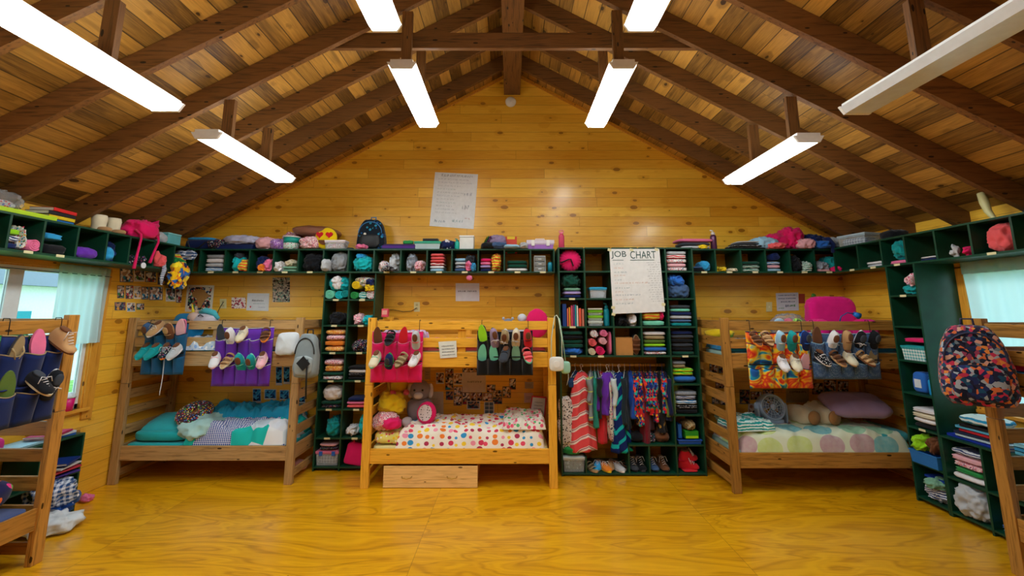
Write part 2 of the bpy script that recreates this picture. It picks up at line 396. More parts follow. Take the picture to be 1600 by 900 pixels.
window(1, XL, WL, -1); window(2, XR, WR, 1)

# outside: lawn, trees and a cottage beyond the left window
grass = NT('lawn', .9); pp, _ = grass.pos(); grass = grass.col(grass.ramp(grass.noise(pp, 3, 4)[0], [(.3, '#3f7a2a'), (.7, '#9ccf6a')]))
for n_, xa, xb in (('ground_left', -40, XL-.3), ('ground_right', XR+.3, 40)):
    struct(MB().box(xa, -15, -.45, xb, 30, -.3).build('floor_'+n_, grass))
leaf = NT('tree_leaves', .8); pp, _ = leaf.pos(); leaf = leaf.col(leaf.ramp(leaf.noise(pp, 6, 4)[0], [(.3, '#12633f'), (.7, '#5fb48a')]))
bark = wood('bark', '#5a4632', '#33261a', 2, .9, False)
def tree(x, y, h, r, lab):
    t = thing('tree', lab, 'tree', (x, y, -.3), 0, 'trees outside the left window')
    MB().tube([(0, 0, 0), (.1, 0, h*.4), (0, .1, h*.8)], [.22, .17, .08], 8).build('trunk', bark, t)
    b = MB(); q = random.Random(int(x*10))
    for k in range(9):
        R = r*q.uniform(.45, .7); b.sup(2*R, 2*R, 1.7*R, 1, 1, noise=R*.35, nf=2.4/R, seed=k, flat=False, c=(q.uniform(-r, r)*.7, q.uniform(-r, r)*.7, h*.55+q.uniform(0, r)))
    b.build('crown', leaf, t, smooth=False)
tree(-10.5, 8.6, 5.2, 1.5, 'green leafy tree outside the left window, nearest the curtain')
tree(-14.5, 5.0, 5.6, 1.6, 'green leafy tree outside the left window, left of the mullion')
t = thing('cottage', 'white cottage with a blue door outside the left window', 'building', (-15.5, 13.2, -.3), 0)
MB().box(-2, -3, 0, 2, 3, 2.8).build('wall', plain('#f2f4f4', .8), t)
MB().prism([(-2.3, 2.8), (2.3, 2.8), (0, 3.9)], -3.3, 3.3).build('roof', plain('#6d7a80', .8), t)
dd = MB().box(2.0, -1.6, .1, 2.04, -.6, 2.1).build('door', plain('#1296a8', .5), t)
MB().sup(.05, .05, .05, 1, 1, flat=False, c=(2.07, -1.5, 1.1)).build('door_knob', plain('#b0b0a8', .3, metal=1.0), dd)
pn = MB().box(2.0, .4, .9, 2.03, 1.5, 1.9).build('window', plain('#88b4c4', .2), t)
# ---------------------------------------------------------------- green cubby shelves
green = NT('green_paint', .42, .45); pp, _ = green.pos(); green = green.col(green.mix(green.noise(pp, 9, 3)[0], C('#05291b'), C('#0d5039')))
tape = plain('#e2dcae', .8)
TH_ = .018
def panel(t, name, x0, y0, z0, x1, y1, z1): return MB().box(x0, y0, z0, x1, y1, z1).build(name, green, t, bevel=.0015)
def cubby(lab, o, rz, D, H, xs, z0=0.0, name='cubby_shelf'):
    """single row of cubbies: xs are divider positions in local x"""
    t = thing(name, lab, 'shelf', o, rz)
    panel(t, 'top_board', xs[0], 0, H-TH_, xs[-1], D, H); panel(t, 'bottom_board', xs[0], 0, 0, xs[-1], D, TH_)
    for i, x in enumerate(xs):
        e = 0 if i == 0 else (TH_ if i == len(xs)-1 else TH_/2)
        panel(t, 'divider', x-e, 0, TH_, x-e+TH_, D, H-TH_)
    return t
def tapes(t, pts):
    for x, z in pts: MB().box(x-.035, -.0015, z-.002, x+.035, -.0002, z+.02).build('label_tape', tape, t)
def tower(lab, o, rz, D, H, xs, rows, name='cubby_tower', top=False):
    t = thing(name, lab, 'shelf', o, rz)
    for i, x in enumerate(xs):
        e = 0 if i == 0 else (TH_ if i == len(xs)-1 else TH_/2)
        panel(t, 'side_panel' if i in (0, len(xs)-1) else 'divider', x-e, 0, 0, x-e+TH_, D, H)
    for z in rows:
        for i in range(len(xs)-1): panel(t, 'shelf_board', xs[i]+TH_*(1 if i == 0 else .5), 0, z-TH_, xs[i+1]-TH_*(1 if i == len(xs)-2 else .5), D, z)
    if top: panel(t, 'top_board', xs[0], 0, H, xs[-1], D, H+TH_)
    return t
ZT, ZB = 2.57, 2.29
LD = [2.72, 3.03, 3.35, 3.604, 3.893, 4.182, 4.439, 4.756, 5.042, 5.37]
sL = cubby('green cubby shelf running high along the left wall', (-3.86, 0, ZB-TH_), PI/2, .41, ZT-ZB+TH_, LD)
tapes(sL, [(LD[i]+.16, .0) for i in (2, 3)])
BD = [-4.27, -3.816, -3.509, -3.21, -2.911, -2.605, -2.298, -1.991, -1.676, -1.346, -1.023, -0.716, -0.393, -0.071, 0.252, 0.55]
sB = cubby('green cubby shelf high on the gable wall, left of the closet', (0, 5.4, ZB-TH_), 0, .39, ZT-ZB+TH_, BD)
tapes(sB, [((BD[i]+BD[i+1])/2, 0) for i in (1, 2, 3, 4, 5, 8, 9, 10, 11, 12, 13, 14)])
RD = [2.215, 2.526, 2.841, 3.144, 3.444, 3.746, 4.33]
sR = cubby('green cubby shelf high on the gable wall, right of the closet', (0, 5.4, ZB-TH_), 0, .39, ZT-ZB+TH_, RD)
tapes(sR, [(RD[i]+.16, 0) for i in (0, 1, 2, 3, 4, 5)])
WD = [5.37, 4.993, 4.672, 4.387, 4.066, 3.747, 3.425, 3.1, 2.78]
sW = cubby('green cubby shelf running high along the right wall', (3.955, 0, ZB-TH_), -PI/2, .39, ZT-ZB+TH_, [-y for y in WD])
tapes(sW, [(-5.1, 0), (-4.8, 0), (-4.5, 0), (-3.6, 0)])
T1X = [-2.27, -1.965, -1.64]; T1R = [1.954, 1.645, 1.326, 1.003, .682, .365, .05]
t1 = tower('tall green cubby tower between the left and middle bunk beds', (0, 5.42, 0), 0, .37, ZB-TH_-.001, T1X, T1R)
tapes(t1, [(x, z-TH_) for x in (-2.12, -1.8) for z in T1R[:6]])
T3R = [1.973, 1.664, 1.332, 1.02, .695, .365, .05]
t3 = tower('tall green cubby tower against the right wall', (3.955, 0, 0), -PI/2, .39, ZB-TH_-.001, [-4.65, -4.31], T3R)
tapes(t3, [(-4.48, z-TH_) for z in (1.973, .695)])
T4R = [.69, .345, .05]; T4X = [-4.308, -3.955, -3.61, -3.46]
t4 = tower('low green cubby unit under the right window', (3.955, 0, 0), -PI/2, .39, .672, T4X, T4R[1:], top=True)
T0X = [3.61, 3.98, 4.36]; T0R = [.37, .05]
t0 = tower('low green cubby unit under the left window', (-3.96, 0, 0), PI/2, .31, .68, T0X, T0R, top=True)
# closet unit
CXs = [.575, .89, 1.215, 1.54, 1.865, 2.195]; CR = [2.57, 2.285, 1.962, 1.635, 1.303]; CT_ = [.987, .652, .33, .03]; CF = 5.27
tc_ = thing('closet_shelves', 'large green cubby closet with hanging rail, right of the middle bunk', 'shelf', (0, CF, 0))
D = .52
panel(tc_, 'side_panel', CXs[0], 0, 0, CXs[0]+TH_, D, ZT); panel(tc_, 'side_panel', CXs[5]-TH_, 0, 0, CXs[5], D, ZT)
panel(tc_, 'divider', CXs[4]-TH_/2, 0, 0, CXs[4]+TH_/2, D, ZT-TH_)
for i in (1, 2, 3): panel(tc_, 'divider', CXs[i]-TH_/2, 0, CR[4], CXs[i]+TH_/2, D, ZT-TH_)
for i in range(5):
    e0 = TH_ if i == 0 else TH_/2; e1 = TH_ if i == 4 else TH_/2
    for z in CR[:4]: panel(tc_, 'shelf_board', CXs[i]+e0, 0, z-TH_, CXs[i+1]-e1, D, z)
panel(tc_, 'shelf_board', CXs[0]+TH_, 0, CR[4]-TH_, CXs[4]-TH_/2, D, CR[4])
for z in [CR[4]]+CT_: panel(tc_, 'shelf_board', CXs[4]+TH_/2, 0, z-TH_, CXs[5]-TH_, D, z)
panel(tc_, 'shelf_board', CXs[0]+TH_, 0, .012, CXs[4]-TH_/2, D, .03)
panel(tc_, 'shelf_board', 1.33, 0, .332-TH_, CXs[4]-TH_/2, D, .332)
for x in (.85, 1.33, 1.56): panel(tc_, 'divider', x-TH_/2, 0, .03, x+TH_/2, D, .332-TH_ if x > 1 else .20)
MB().tube([(CXs[0]+TH_, .2, 1.175), (CXs[4]-TH_/2, .2, 1.175)], .016, 12).build('hanging_rail', wood('dowel', '#d9a55a', '#b07a34', 0), tc_, smooth=True)
tapes(tc_, [((CXs[i]+CXs[i+1])/2, z-TH_) for i, z in ((0, CR[2]), (0, CR[3]), (0, CR[4]), (1, CR[4]), (4, CR[4]))])

# ---------------------------------------------------------------- bunk beds
bw = {k: {a: wood('bunk_wood_'+k, c1, c2, a, .42, True) for a in (0, 1, 2)} for k, (c1, c2) in dict(
    honey=('#f0b53c', '#cc8c1c'), brown=('#bd853a', '#6e4818'), tan=('#c09a66', '#7c5f3c'), chest=('#b4823c', '#66461c')).items()}
def bunk(lab, o, rz, L, k, Dp=.76, H=1.74, endl=True, endr=True):
    t = thing('bunk_bed', lab, 'bunk bed', o, rz, 'wooden bunk beds'); W_ = bw[k]
    pw, pd = .085, .05; bv = .004; s = H/1.74
    def part(n, *a, ax=0, mb=None): return (mb or MB().box(*a)).build(n, W_[ax], t, bevel=bv)
    for x in (0, L-pw):
        for y in (0, Dp-pd):
            part('post', x, y, 0, x+pw, y+pd, 1.03*s, ax=2); part('post', x, y, 1.033*s, x+pw, y+pd, H, ax=2)
    for y0, y1 in ((-.022, 0), (Dp, Dp+.022)):
        y = (y0, y1)
    # long sides between the posts
    for y0, y1 in ((.012, .034), (Dp-.034, Dp-.012)):
        part('guard_rail', pw, y0, 1.61*s, L-pw, y1, 1.704*s); part('guard_rail', pw, y0, 1.423*s, L-pw, y1, 1.524*s)
        part('side_board', pw, y0, 1.215*s, L-pw, y1, 1.372*s); part('side_board', pw, y0, .237*s, L-pw, y1, .385*s)
        part('spacer_block', L/2-.045, y0+.022, 1.37*s, L/2+.045, y0+.042, 1.66*s, ax=2)
    # ends
    zs = [(1.62, 1.712), (1.44, 1.535), (1.22, 1.345), (1.04, 1.13), (.86, .96), (.68, .77), (.48, .58), (.235, .385), (.06, .14)]
    for x0, on in ((.02, endl), (L-.045, endr)):
        for z0, z1 in zs: part('end_slat', x0, pd, z0*s, x0+.025, Dp-pd, z1*s, ax=1)
    for z in (1.24, .26): part('mattress_base', pw, .034, (z)*s, L-pw, Dp-.034, (z+.02)*s)
    return t
bunk('brown wooden bunk bed along the left wall, cut by the photo edge', (-3.44, 1.53, 0), PI/2, 2.06, 'brown', H=1.785)
bunk('brown wooden bunk bed in the back left corner', (-4.26, 5.02, 0), 0, 1.95, 'tan', Dp=.75)
bunk('honey coloured wooden bunk bed in the middle of the gable wall', (-1.555, 4.92, 0), 0, 2.05, 'honey')
bunk('brown wooden bunk bed in the back right corner', (2.25, 4.79, 0), 0, 2.04, 'chest')
bunk('brown wooden bunk bed along the right wall, cut by the photo edge', (3.52, 3.44, 0), -PI/2, 2.06, 'chest', H=1.76)
# ---------------------------------------------------------------- cloth colours
K = dict(
 white=('white', cloth('#eceaf0')), cream=('cream', cloth('#e6dcc0')), grey=('grey', cloth('#9aa0a8')), lgrey=('pale grey', cloth('#c4cad2')), dgrey=('charcoal', cloth('#3c424c')),
 black=('black', cloth('#15181f')), navy=('navy blue', cloth('#16275e')), blue=('blue', cloth('#2c6fcf')), sky=('sky blue', cloth('#35a8e8')), lblue=('pale blue', cloth('#9ccbe8')),
 denim=('denim blue', cloth('#44628f')), teal=('teal', cloth('#159ba0')), aqua=('turquoise', cloth('#19c3cf')), mint=('mint green', cloth('#79d8bc')), green=('green', cloth('#2f9a50')),
 lime=('lime green', cloth('#9be023')), dgreen=('dark green', cloth('#0e4a3c')), olive=('olive green', cloth('#5f7d35')), khaki=('khaki', cloth('#a8946c')), sage=('sage green', cloth('#7fb49a')),
 yellow=('yellow', cloth('#f3d020')), orange=('orange', cloth('#f08a2c')), coral=('coral', cloth('#f2646a')), red=('red', cloth('#d6202e')), pink=('pink', cloth('#f07aa8')),
 hot=('hot pink', cloth('#ec1f6e')), rose=('pale pink', cloth('#f0b6c2')), purple=('purple', cloth('#6b34b8')), lilac=('lilac', cloth('#b3a0dc')), mauve=('mauve', cloth('#9a86a8')),
 brown=('brown', cloth('#70462c')), tan=('tan', cloth('#c49a6c')),
 mix=('multicoloured', cloth('#e8e4e0', ['#e03a6a', '#20a0c0', '#f0c020', '#30303a', '#50b060'], 'print', 70)),
 dark_mix=('dark floral', cloth('#23222e', ['#b04070', '#4060a0', '#d0c8c0', '#306050'], 'print', 75)),
 pinkmix=('pink floral', cloth('#f3c8d0', ['#e0306a', '#c03050', '#ffffff', '#704080'], 'print', 80)),
 orangemix=('orange pink patterned', cloth('#f0a83c', ['#e04a5a', '#f6d080', '#b83048', '#f0f0e0'], 'print', 85)),
 bwmix=('monochrome patterned', cloth('#14161c', '#e8e8ee', 'dots', 60)),
 wstripe=('navy striped', cloth('#e8ecf4', '#24366e', 'stripes', 55)), gstripe=('green striped', cloth('#e6efe9', '#1c6e54', 'stripes', 45)),
 bstripe=('blue striped', cloth('#e8f2f8', '#3a86c8', 'stripes', 45)), rstripe=('red striped', cloth('#f2ece8', '#d83a48', 'stripes', 40)),
 lstripe=('lime striped', cloth('#5fd83a', '#e8ee30', 'stripes', 30)), ystripe=('yellow orange striped', cloth('#f0e24c', '#e8662c', 'stripes', 28)),
 tstripe=('teal striped', cloth('#18a8a8', '#d8f0ee', 'stripes', 36)), mgrey=('heather grey', cloth('#8d98a8', '#c8ccd8', 'dots', 120)),
 plaid=('blue plaid', cloth('#28508c', '#d8e0f0', 'plaid', 30)), rmix=('red navy print', cloth('#f0ecee', ['#d83048', '#24366e', '#ffffff', '#e8889a'], 'print', 60)))
def nm(k): return K[k][0]
def km(k): return K[k][1]
_seed = [0]
def seed(): _seed[0] += 1; return _seed[0]
LAB = {}
def reg(lab):
    LAB[lab] = LAB.get(lab, 0)+1
    if LAB[lab] > 1: print('DUPLABEL', lab)
    return lab
class Cell:
    def __init__(s, o, rz, w, h, d, where): s.o = Vector(o); s.rz = rz; s.w = w; s.h = h; s.d = d; s.where = where
    def W(s, u, y, z):
        return s.o+Matrix.Rotation(s.rz, 3, 'Z') @ Vector((u*s.w, y, z))
def solo(mb, name, mats, c, u, y, z, lab, cat, group=None, smooth=True, rz=0.0, **kw):
    o = mb.build(name, mats, None, smooth=smooth, loc=c.W(u, y, z), rot=(0, 0, c.rz+rz), **kw)
    return tag(o, reg(lab), cat, group)
def updown(i, n):
    if n == 1: return ''
    if i == 0: return ', bottom of pile'
    if i == n-1: return ', top of pile'
    return ', %s up in pile' % ORD[i]
def stack(c, u, wf, ks, H=None, noun='shirt', d=None, z0=0.0):
    """folded clothes, ks from the bottom up"""
    n = len(ks); H = H or c.h*.8; h = H/n; w_ = wf*c.w; d = d or min(c.d*.75, .28)
    for i, k in enumerate(ks):
        q = random.Random(seed()*13+5); hh = h*q.uniform(.92, 1.06); sd = seed()
        w2 = w_*q.uniform(.9, 1.0); mb = MB().sup(w2, d, hh, .32, .6, noise=hh*.16, nf=14, seed=sd, layers=q.choice([1, 2, 2]), nv=12)
        sk = 'folded_'+('towel' if noun == 'towel' else 'jeans' if noun == 'jeans' else 'shirt')
        solo(mb, sk, km(k), c, u, .02+d/2+q.uniform(0, .012), z0+i*h, '%s folded %s%s, %s' % (nm(k), noun, updown(i, n), c.where), 'folded clothes', 'folded clothes on the shelves', rz=q.uniform(-.06, .06))
def heap(c, u, wf, h, k, noun='crumpled shirt', z0=0.0, d=None, nz=.034, ex=.8, y=None, extra='', rz=0):
    d = d or min(c.d*.75, .26); sd = seed(); w_ = wf*c.w; h *= 1.15
    mb = MB().sup(w_*.93, d, h, ex, .75, noise=nz, nf=13, seed=sd, nu=76, nv=42)
    zm = max(v[2] for v in mb.v); xm = max(abs(v[0]) for v in mb.v); zt = min(zm, h*1.06, c.h-z0-.004); xt = min(xm, w_*.5)
    mb.v = [(v[0]*xt/xm, v[1], v[2]*zt/zm) for v in mb.v]
    solo(mb, noun.split()[-1], km(k), c, u, (.02+d/2) if y is None else y, z0, '%s %s%s, %s' % (nm(k), noun, extra, c.where), 'clothes', 'crumpled clothes on the shelves', rz=rz)
def rolls(c, lst, noun='rolled towel'):
    """lst: u, z, R, key, phrase"""
    for u, z, R, k, ph in lst:
        mb = MB().roll(R, min(c.d*.7, .24), 3)
        solo(mb, 'rolled_towel', km(k), c, u, .13, z, '%s %s%s, %s' % (nm(k), noun, ph, c.where), 'towel', 'rolled towels on the shelves')
def cellL(i, w_): y0, y1 = LD[i]+.01, LD[i+1]-.01; return Cell((-3.86, y0, ZB+.001), PI/2, y1-y0, .26, .38, w_)
def cellB(i, w_): return Cell((BD[i]+.01, 5.4, ZB+.001), 0, BD[i+1]-BD[i]-.02, .26, .37, w_)
def cellR(i, w_): return Cell((RD[i]+.01, 5.4, ZB+.001), 0, RD[i+1]-RD[i]-.02, .26, .37, w_)
def cellW(i, w_): return Cell((3.955, WD[i]-.01, ZB+.001), -PI/2, WD[i]-WD[i+1]-.02, .26, .37, w_)
def cell1(c, r):
    return Cell((T1X[c]+.014, 5.42, T1R[r]+.001), 0, T1X[c+1]-T1X[c]-.028, .29, .35, 'left tower, %s %s cubby' % (ORD[r], ('left', 'right')[c]))
def cellC(c, r):
    return Cell((CXs[c]+.014, CF, CR[r+1]+.001), 0, CXs[c+1]-CXs[c]-.028, CR[r]-CR[r+1]-.02, .5, 'closet row %s, column %s' % (['one', 'two', 'three', 'four'][r], ['one', 'two', 'three', 'four', 'five'][c]))
def cellT(r): return Cell((CXs[4]+.014, CF, CT_[r]+.001), 0, CXs[5]-CXs[4]-.028, .29, .5, 'closet side, %s cubby down' % ORD[r])
def cell3(r): return Cell((3.955, 4.64, T3R[r]+.001), -PI/2, .315, .29, .37, 'right wall tower, %s cubby' % ORD[r])
def cell4(c, r): return Cell((3.955, -T4X[c]-.014, T4R[r+1]+.001), -PI/2, T4X[c+1]-T4X[c]-.028, .3, .37, 'low right unit, %s row, %s column' % (['upper', 'lower'][r], ORD[c]))
cl = {i: cellL(i, 'left wall shelf, %s cubby from corner' % ORD[8-i]) for i in range(9)}
cb = {i: cellB(i, 'gable shelf, %s cubby from left' % ORD[i-1]) for i in range(1, 15)}
cr = {i: cellR(i, 'gable shelf, %s cubby right of closet' % ORD[i]) for i in range(6)}
cw = {i: cellW(i, 'right wall shelf, %s cubby from corner' % ORD[i]) for i in range(8)}

# ---- gable shelf, left run
stack(cb[1], .5, .8, ['bstripe', 'lgrey', 'white', 'grey'], .22)
heap(cb[2], .42, .62, .17, 'aqua'); heap(cb[2], .8, .38, .13, 'ystripe', 'crumpled top', y=.08); heap(cb[2], .35, .5, .07, 'dgrey', z0=.165, noun='crumpled jumper')
heap(cb[3], .38, .5, .17, 'navy'); heap(cb[3], .76, .46, .14, 'pink', 'crumpled top', y=.1); heap(cb[3], .6, .3, .08, 'orange', 'bunched socks', y=.06)
stack(cb[4], .62, .7, ['sage', 'sage'], .07); heap(cb[4], .2, .36, .11, 'white', 'crumpled vest', y=.08); heap(cb[4], .55, .5, .08, 'cream', 'crumpled shirt', z0=.07)
heap(cb[5], .5, .95, .2, 'black', 'crumpled jacket')
heap(cb[6], .55, .8, .24, 'grey', 'crumpled sweatshirt with a yellow badge'.replace(' with a yellow badge', '')); heap(cb[6], .12, .35, .13, 'lgrey', 'crumpled sleeve', y=.02, z0=.0, nz=.015)
heap(cb[7], .5, .95, .17, 'aqua', 'crumpled towel'); heap(cb[7], .4, .5, .07, 'sky', 'crumpled vest', z0=.15)
heap(cb[8], .3, .5, .12, 'rmix', 'crumpled top'); heap(cb[8], .72, .5, .2, 'lgrey', 'crumpled shirt'); heap(cb[8], .6, .5, .06, 'bwmix', 'bunched shorts', y=.05)
heap(cb[9], .35, .5, .2, 'mgrey', 'crumpled shirt'); heap(cb[9], .72, .48, .12, 'pinkmix', 'crumpled top', y=.1)
stack(cb[10], .38, .66, ['lblue', 'white', 'rstripe', 'coral', 'coral', 'coral'], .23)
stack(cb[11], .3, .52, ['denim', 'wstripe', 'lgrey', 'lblue'], .17); heap(cb[11], .7, .5, .1, 'dgrey', 'crumpled leggings', z0=.1); heap(cb[11], .66, .4, .12, 'pink', 'crumpled top', y=.1); heap(cb[11], .85, .24, .09, 'sky', 'bunched socks', y=.05)
stack(cb[12], .27, .46, ['navy', 'lilac', 'pink', 'hot'], .17); heap(cb[12], .7, .52, .2, 'ystripe', 'crumpled beach towel'); 
stack(cb[13], .5, .86, ['white', 'dgreen', 'dgreen'], .14)
# ---- gable shelf, right run
stack(cr[0], .35, .6, ['black', 'denim'], .07); heap(cr[0], .68, .5, .12, 'sky', 'fabric cap', nz=.01)
heap(cr[1], .3, .5, .06, 'yellow', 'crumpled bandana'); heap(cr[1], .72, .5, .04, 'cream', 'crumpled vest', y=.1)
stack(cr[2], .45, .85, ['gstripe', 'gstripe', 'dgreen'], .13)
stack(cr[3], .38, .68, ['lblue', 'rose', 'bstripe'], .13); rolls(cr[3], [(.45, .14, .05, 'navy', ' on a pile')])
heap(cr[4], .35, .6, .18, 'black', 'crumpled jacket'); heap(cr[4], .7, .5, .11, 'gstripe', 'crumpled top', y=.09)
heap(cr[5], .22, .34, .12, 'mgrey', 'crumpled shirt'); heap(cr[5], .45, .3, .17, 'teal', 'crumpled shirt'); heap(cr[5], .42, .14, .06, 'hot', 'bunched socks', y=.04); stack(cr[5], .2, .28, ['rose'], .03, z0=.0, d=.05)
# ---- right wall shelf
stack(cw[1], .5, .85, ['lgrey', 'white'], .06)
heap(cw[2], .55, .6, .17, 'teal', 'crumpled shirt', z0=.045); stack(cw[2], .5, .9, ['pink'], .045)
stack(cw[3], .6, .6, ['navy', 'white'], .04)
heap(cw[4], .8, .3, .08, 'hot', 'bunched socks'); heap(cw[4], .4, .25, .1, 'lgrey', 'small ribbon', nz=.03, d=.05)
heap(cw[5], .55, .8, .2, 'coral', 'fluffy folded blanket', nz=.02)
# ---- left wall shelf
c = cl[2]; stack(c, .2, .5, ['navy', 'wstripe', 'lime'], .17, noun='towel'); heap(c, .55, .34, .17, 'mix', 'crumpled towel'); rolls(c, [(.85, 0, .055, 'pink', '')])
c = cl[3]; stack(c, .5, .72, ['black'], .09, noun='cap'); stack(c, .45, .6, ['sky'], .07, z0=.12, noun='bag')
for cc in (c,): pass
c = cl[4]; heap(c, .5, 1.0, .09, 'purple', 'long rolled towel', nz=.008, d=.14)
c = cl[5]; heap(c, .35, .6, .13, 'sky', 'soft pouch', nz=.01); heap(c, .7, .4, .18, 'navy', 'soft bag', y=.2)
c = cl[6]; heap(c, .6, .5, .09, 'dark_mix', 'crumpled purse')
c = cl[7]; heap(c, .3, .4, .12, 'coral', 'small plush toy', y=.07, nz=.015); heap(c, .5, .6, .07, 'mix', 'crumpled pouch', y=.12)
c = cl[8]; heap(c, .45, .8, .16, 'ystripe', 'crumpled flag'); heap(c, .2, .35, .12, 'green', 'crumpled top', y=.04); heap(c, .7, .4, .1, 'plaid', 'crumpled shirt', y=.06, z0=.13)
# ---- left tower (left/right columns)
c = cell1(0, 0); rolls(c, [(.17, 0, .062, 'mint', ' lowest left'), (.6, 0, .055, 'aqua', ' lowest middle'), (.85, .02, .05, 'teal', ' lowest right')]); heap(c, .5, .98, .17, 'aqua', 'crumpled beach towel', z0=.11); heap(c, .5, .5, .22, 'white', 'crumpled towel', z0=.12, y=.02, nz=.035, d=.12)
c = cell1(1, 0); rolls(c, [(.2, .12, .055, 'yellow', ' upper left'), (.15, 0, .05, 'green', ' lowest left'), (.5, .0, .05, 'tstripe', ' lowest middle'), (.84, 0, .06, 'rmix', ' lowest right')]); heap(c, .5, .9, .12, 'mix', 'crumpled swimsuit', z0=.16); heap(c, .78, .45, .09, 'yellow', 'bunched socks', z0=.10, y=.07); heap(c, .8, .4, .08, 'navy', 'bunched shorts', z0=.16, y=.05)
heap(cell1(0, 1), .5, .85, .13, 'black', 'crumpled fleece')
heap(cell1(1, 1), .3, .5, .12, 'pinkmix', 'crumpled top'); heap(cell1(1, 1), .7, .5, .1, 'aqua', 'crumpled shirt')
stack(cell1(0, 2), .5, .92, ['orangemix', 'orange', 'pinkmix', 'orangemix'], .27, noun='towel')
heap(cell1(1, 2), .5, .9, .12, 'dark_mix', 'crumpled shirt')
c = cell1(0, 3); stack(c, .5, .95, ['rmix', 'dgreen'], .09); stack(c, .5, .85, ['orangemix', 'pinkmix'], .15, z0=.09, noun='towel')
stack(cell1(1, 3), .45, .85, ['black', 'bwmix', 'white', 'black'], .16)
c = cell1(0, 4); stack(c, .5, .9, ['dark_mix', 'dgreen'], .08); heap(c, .5, .9, .15, 'white', 'fluffy fleece', z0=.08, nz=.015)
stack(cell1(1, 4), .5, .9, ['coral', 'pink', 'navy'], .12)
heap(cell1(0, 5), .6, .65, .18, 'teal', 'crumpled shirt')
heap(cell1(1, 5), .3, .55, .1, 'white', 'crumpled vest'); heap(cell1(1, 5), .75, .4, .2, 'aqua', 'crumpled shirt')
# ---- closet
c = cellC(0, 0)
mb = MB(); N = 40
mb.grid(lambda u, v: ((.135+.006*math.sin(40*u*PI))*math.sin(v*PI)*math.cos(u*2*PI), -.0+(-.055)*math.cos(v*PI), (.135+.006*math.sin(40*u*PI))*math.sin(v*PI)*math.sin(u*2*PI)+.135), 80, 12)
t = thing('round_cushion', reg('round hot pink gathered cushion in the top left closet cubby'), 'cushion', c.W(.5, .1, 0))
mb.build('cover', km('hot'), t, smooth=True); MB().tube([(-.12, -.06, .10), (-.03, -.075, .14), (.0, -.07, .145), (.03, -.06, .06)], .008, 8).build('strap', km('black'), t, smooth=True)
stack(cellC(4, 0), .45, .85, ['rmix', 'rose', 'rmix', 'rstripe', 'lgrey'], .25)
c = cellC(0, 1); stack(c, .55, .8, ['navy', 'lilac', 'sage'], .13); heap(c, .5, .9, .14, 'dgreen', 'crumpled jumper', z0=.13)
c = cellC(4, 1); heap(c, .5, .92, .15, 'denim', 'drawstring bag', nz=.02); heap(c, .4, .7, .13, 'blue', 'crumpled hoodie', z0=.14)
c = cellC(2, 2); heap(c, .35, .55, .1, 'black', 'crumpled leggings'); heap(c, .78, .4, .14, 'white', 'crumpled plastic bag')
c = cellC(3, 2); stack(c, .5, .95, ['mint'], .07, noun='towel'); stack(c, .4, .75, ['ystripe'], .1, z0=.07, noun='towel'); heap(c, .82, .3, .1, 'hot', 'small pouch', z0=.07)
c = cellC(4, 2); stack(c, .5, .9, ['teal', 'denim', 'lgrey', 'navy', 'mint', 'dgrey'], .25, noun='jeans')
c = cellC(0, 3); heap(c, .5, .95, .08, 'blue', 'ruffled skirt', nz=.02); stack(c, .5, .92, ['dgreen', 'dgreen', 'black', 'dgreen'], .2, z0=.08)
c = cellC(1, 3); rolls(c, [(.17, 0, .045, 'cream', ' lowest left'), (.5, .0, .055, 'hot', ' lowest middle'), (.2, .1, .05, 'coral', ' middle left'), (.62, .12, .045, 'rose', ' middle right'), (.28, .2, .048, 'rmix', ' upper left'), (.66, .21, .045, 'pink', ' upper right')])
solo(MB().sup(.035, .25, .27, .5, .4, nu=20), 'folded_blanket', km('pink'), c, .93, .16, 0, 'pink folded blanket standing beside rolled pink towels', 'blanket')
c = cellC(3, 3); stack(c, .5, .95, ['rmix', 'blue', 'lime', 'olive', 'khaki', 'white'], .27)
c = cellC(4, 3); stack(c, .5, .9, ['dgreen', 'black', 'dgrey', 'black', 'dgrey', 'navy'], .28)
c = cellT(0); stack(c, .45, .85, ['lstripe', 'lstripe'], .08, z0=.09, noun='towel'); stack(c, .3, .55, ['khaki', 'mgrey'], .08, z0=.17)
solo(MB().sup(.28, .2, .09, .6, .9), 'rolled_blanket', km('blue'), c, .5, .13, 0, 'blue rolled blanket under striped towels in the closet side cubby', 'blanket')
stack(cellT(1), .5, .92, ['black', 'bwmix', 'bstripe', 'wstripe', 'mgrey'], .25)
c = cellT(3); stack(c, .5, .6, ['red'], .02, d=.2, noun='bandana')
# ---- right tower and low unit
heap(cell3(0), .6, .6, .1, 'teal', 'crumpled shirt'); heap(cell3(0), .7, .4, .12, 'pinkmix', 'crumpled top', z0=.08)
stack(cell3(2), .5, .8, ['hot'], .05, z0=.17)
c = cell3(4); stack(c, .5, .85, ['black', 'white', 'cream', 'white'], .19)
c = cell3(5); heap(c, .35, .5, .13, 'lime', 'crumpled top', z0=.12, y=.08); heap(c, .75, .4, .14, 'brown', 'crumpled shirt', z0=.12, y=.1)
c = cell3(6); heap(c, .5, .9, .14, 'wstripe', 'crumpled shorts'); heap(c, .6, .5, .08, 'sage', 'bunched socks', z0=.13, y=.08)
c = cell4(0, 0); stack(c, .5, .9, ['white', 'green', 'pinkmix', 'rose', 'wstripe'], .26)
heap(cell4(0, 1), .5, .98, .24, 'lgrey', 'bulging laundry bag', nz=.035, y=.1)
heap(cell4(1, 0), .7, .4, .08, 'white', 'crumpled vest')
stack(cell4(1, 1), .4, .7, ['sky', 'blue'], .06)
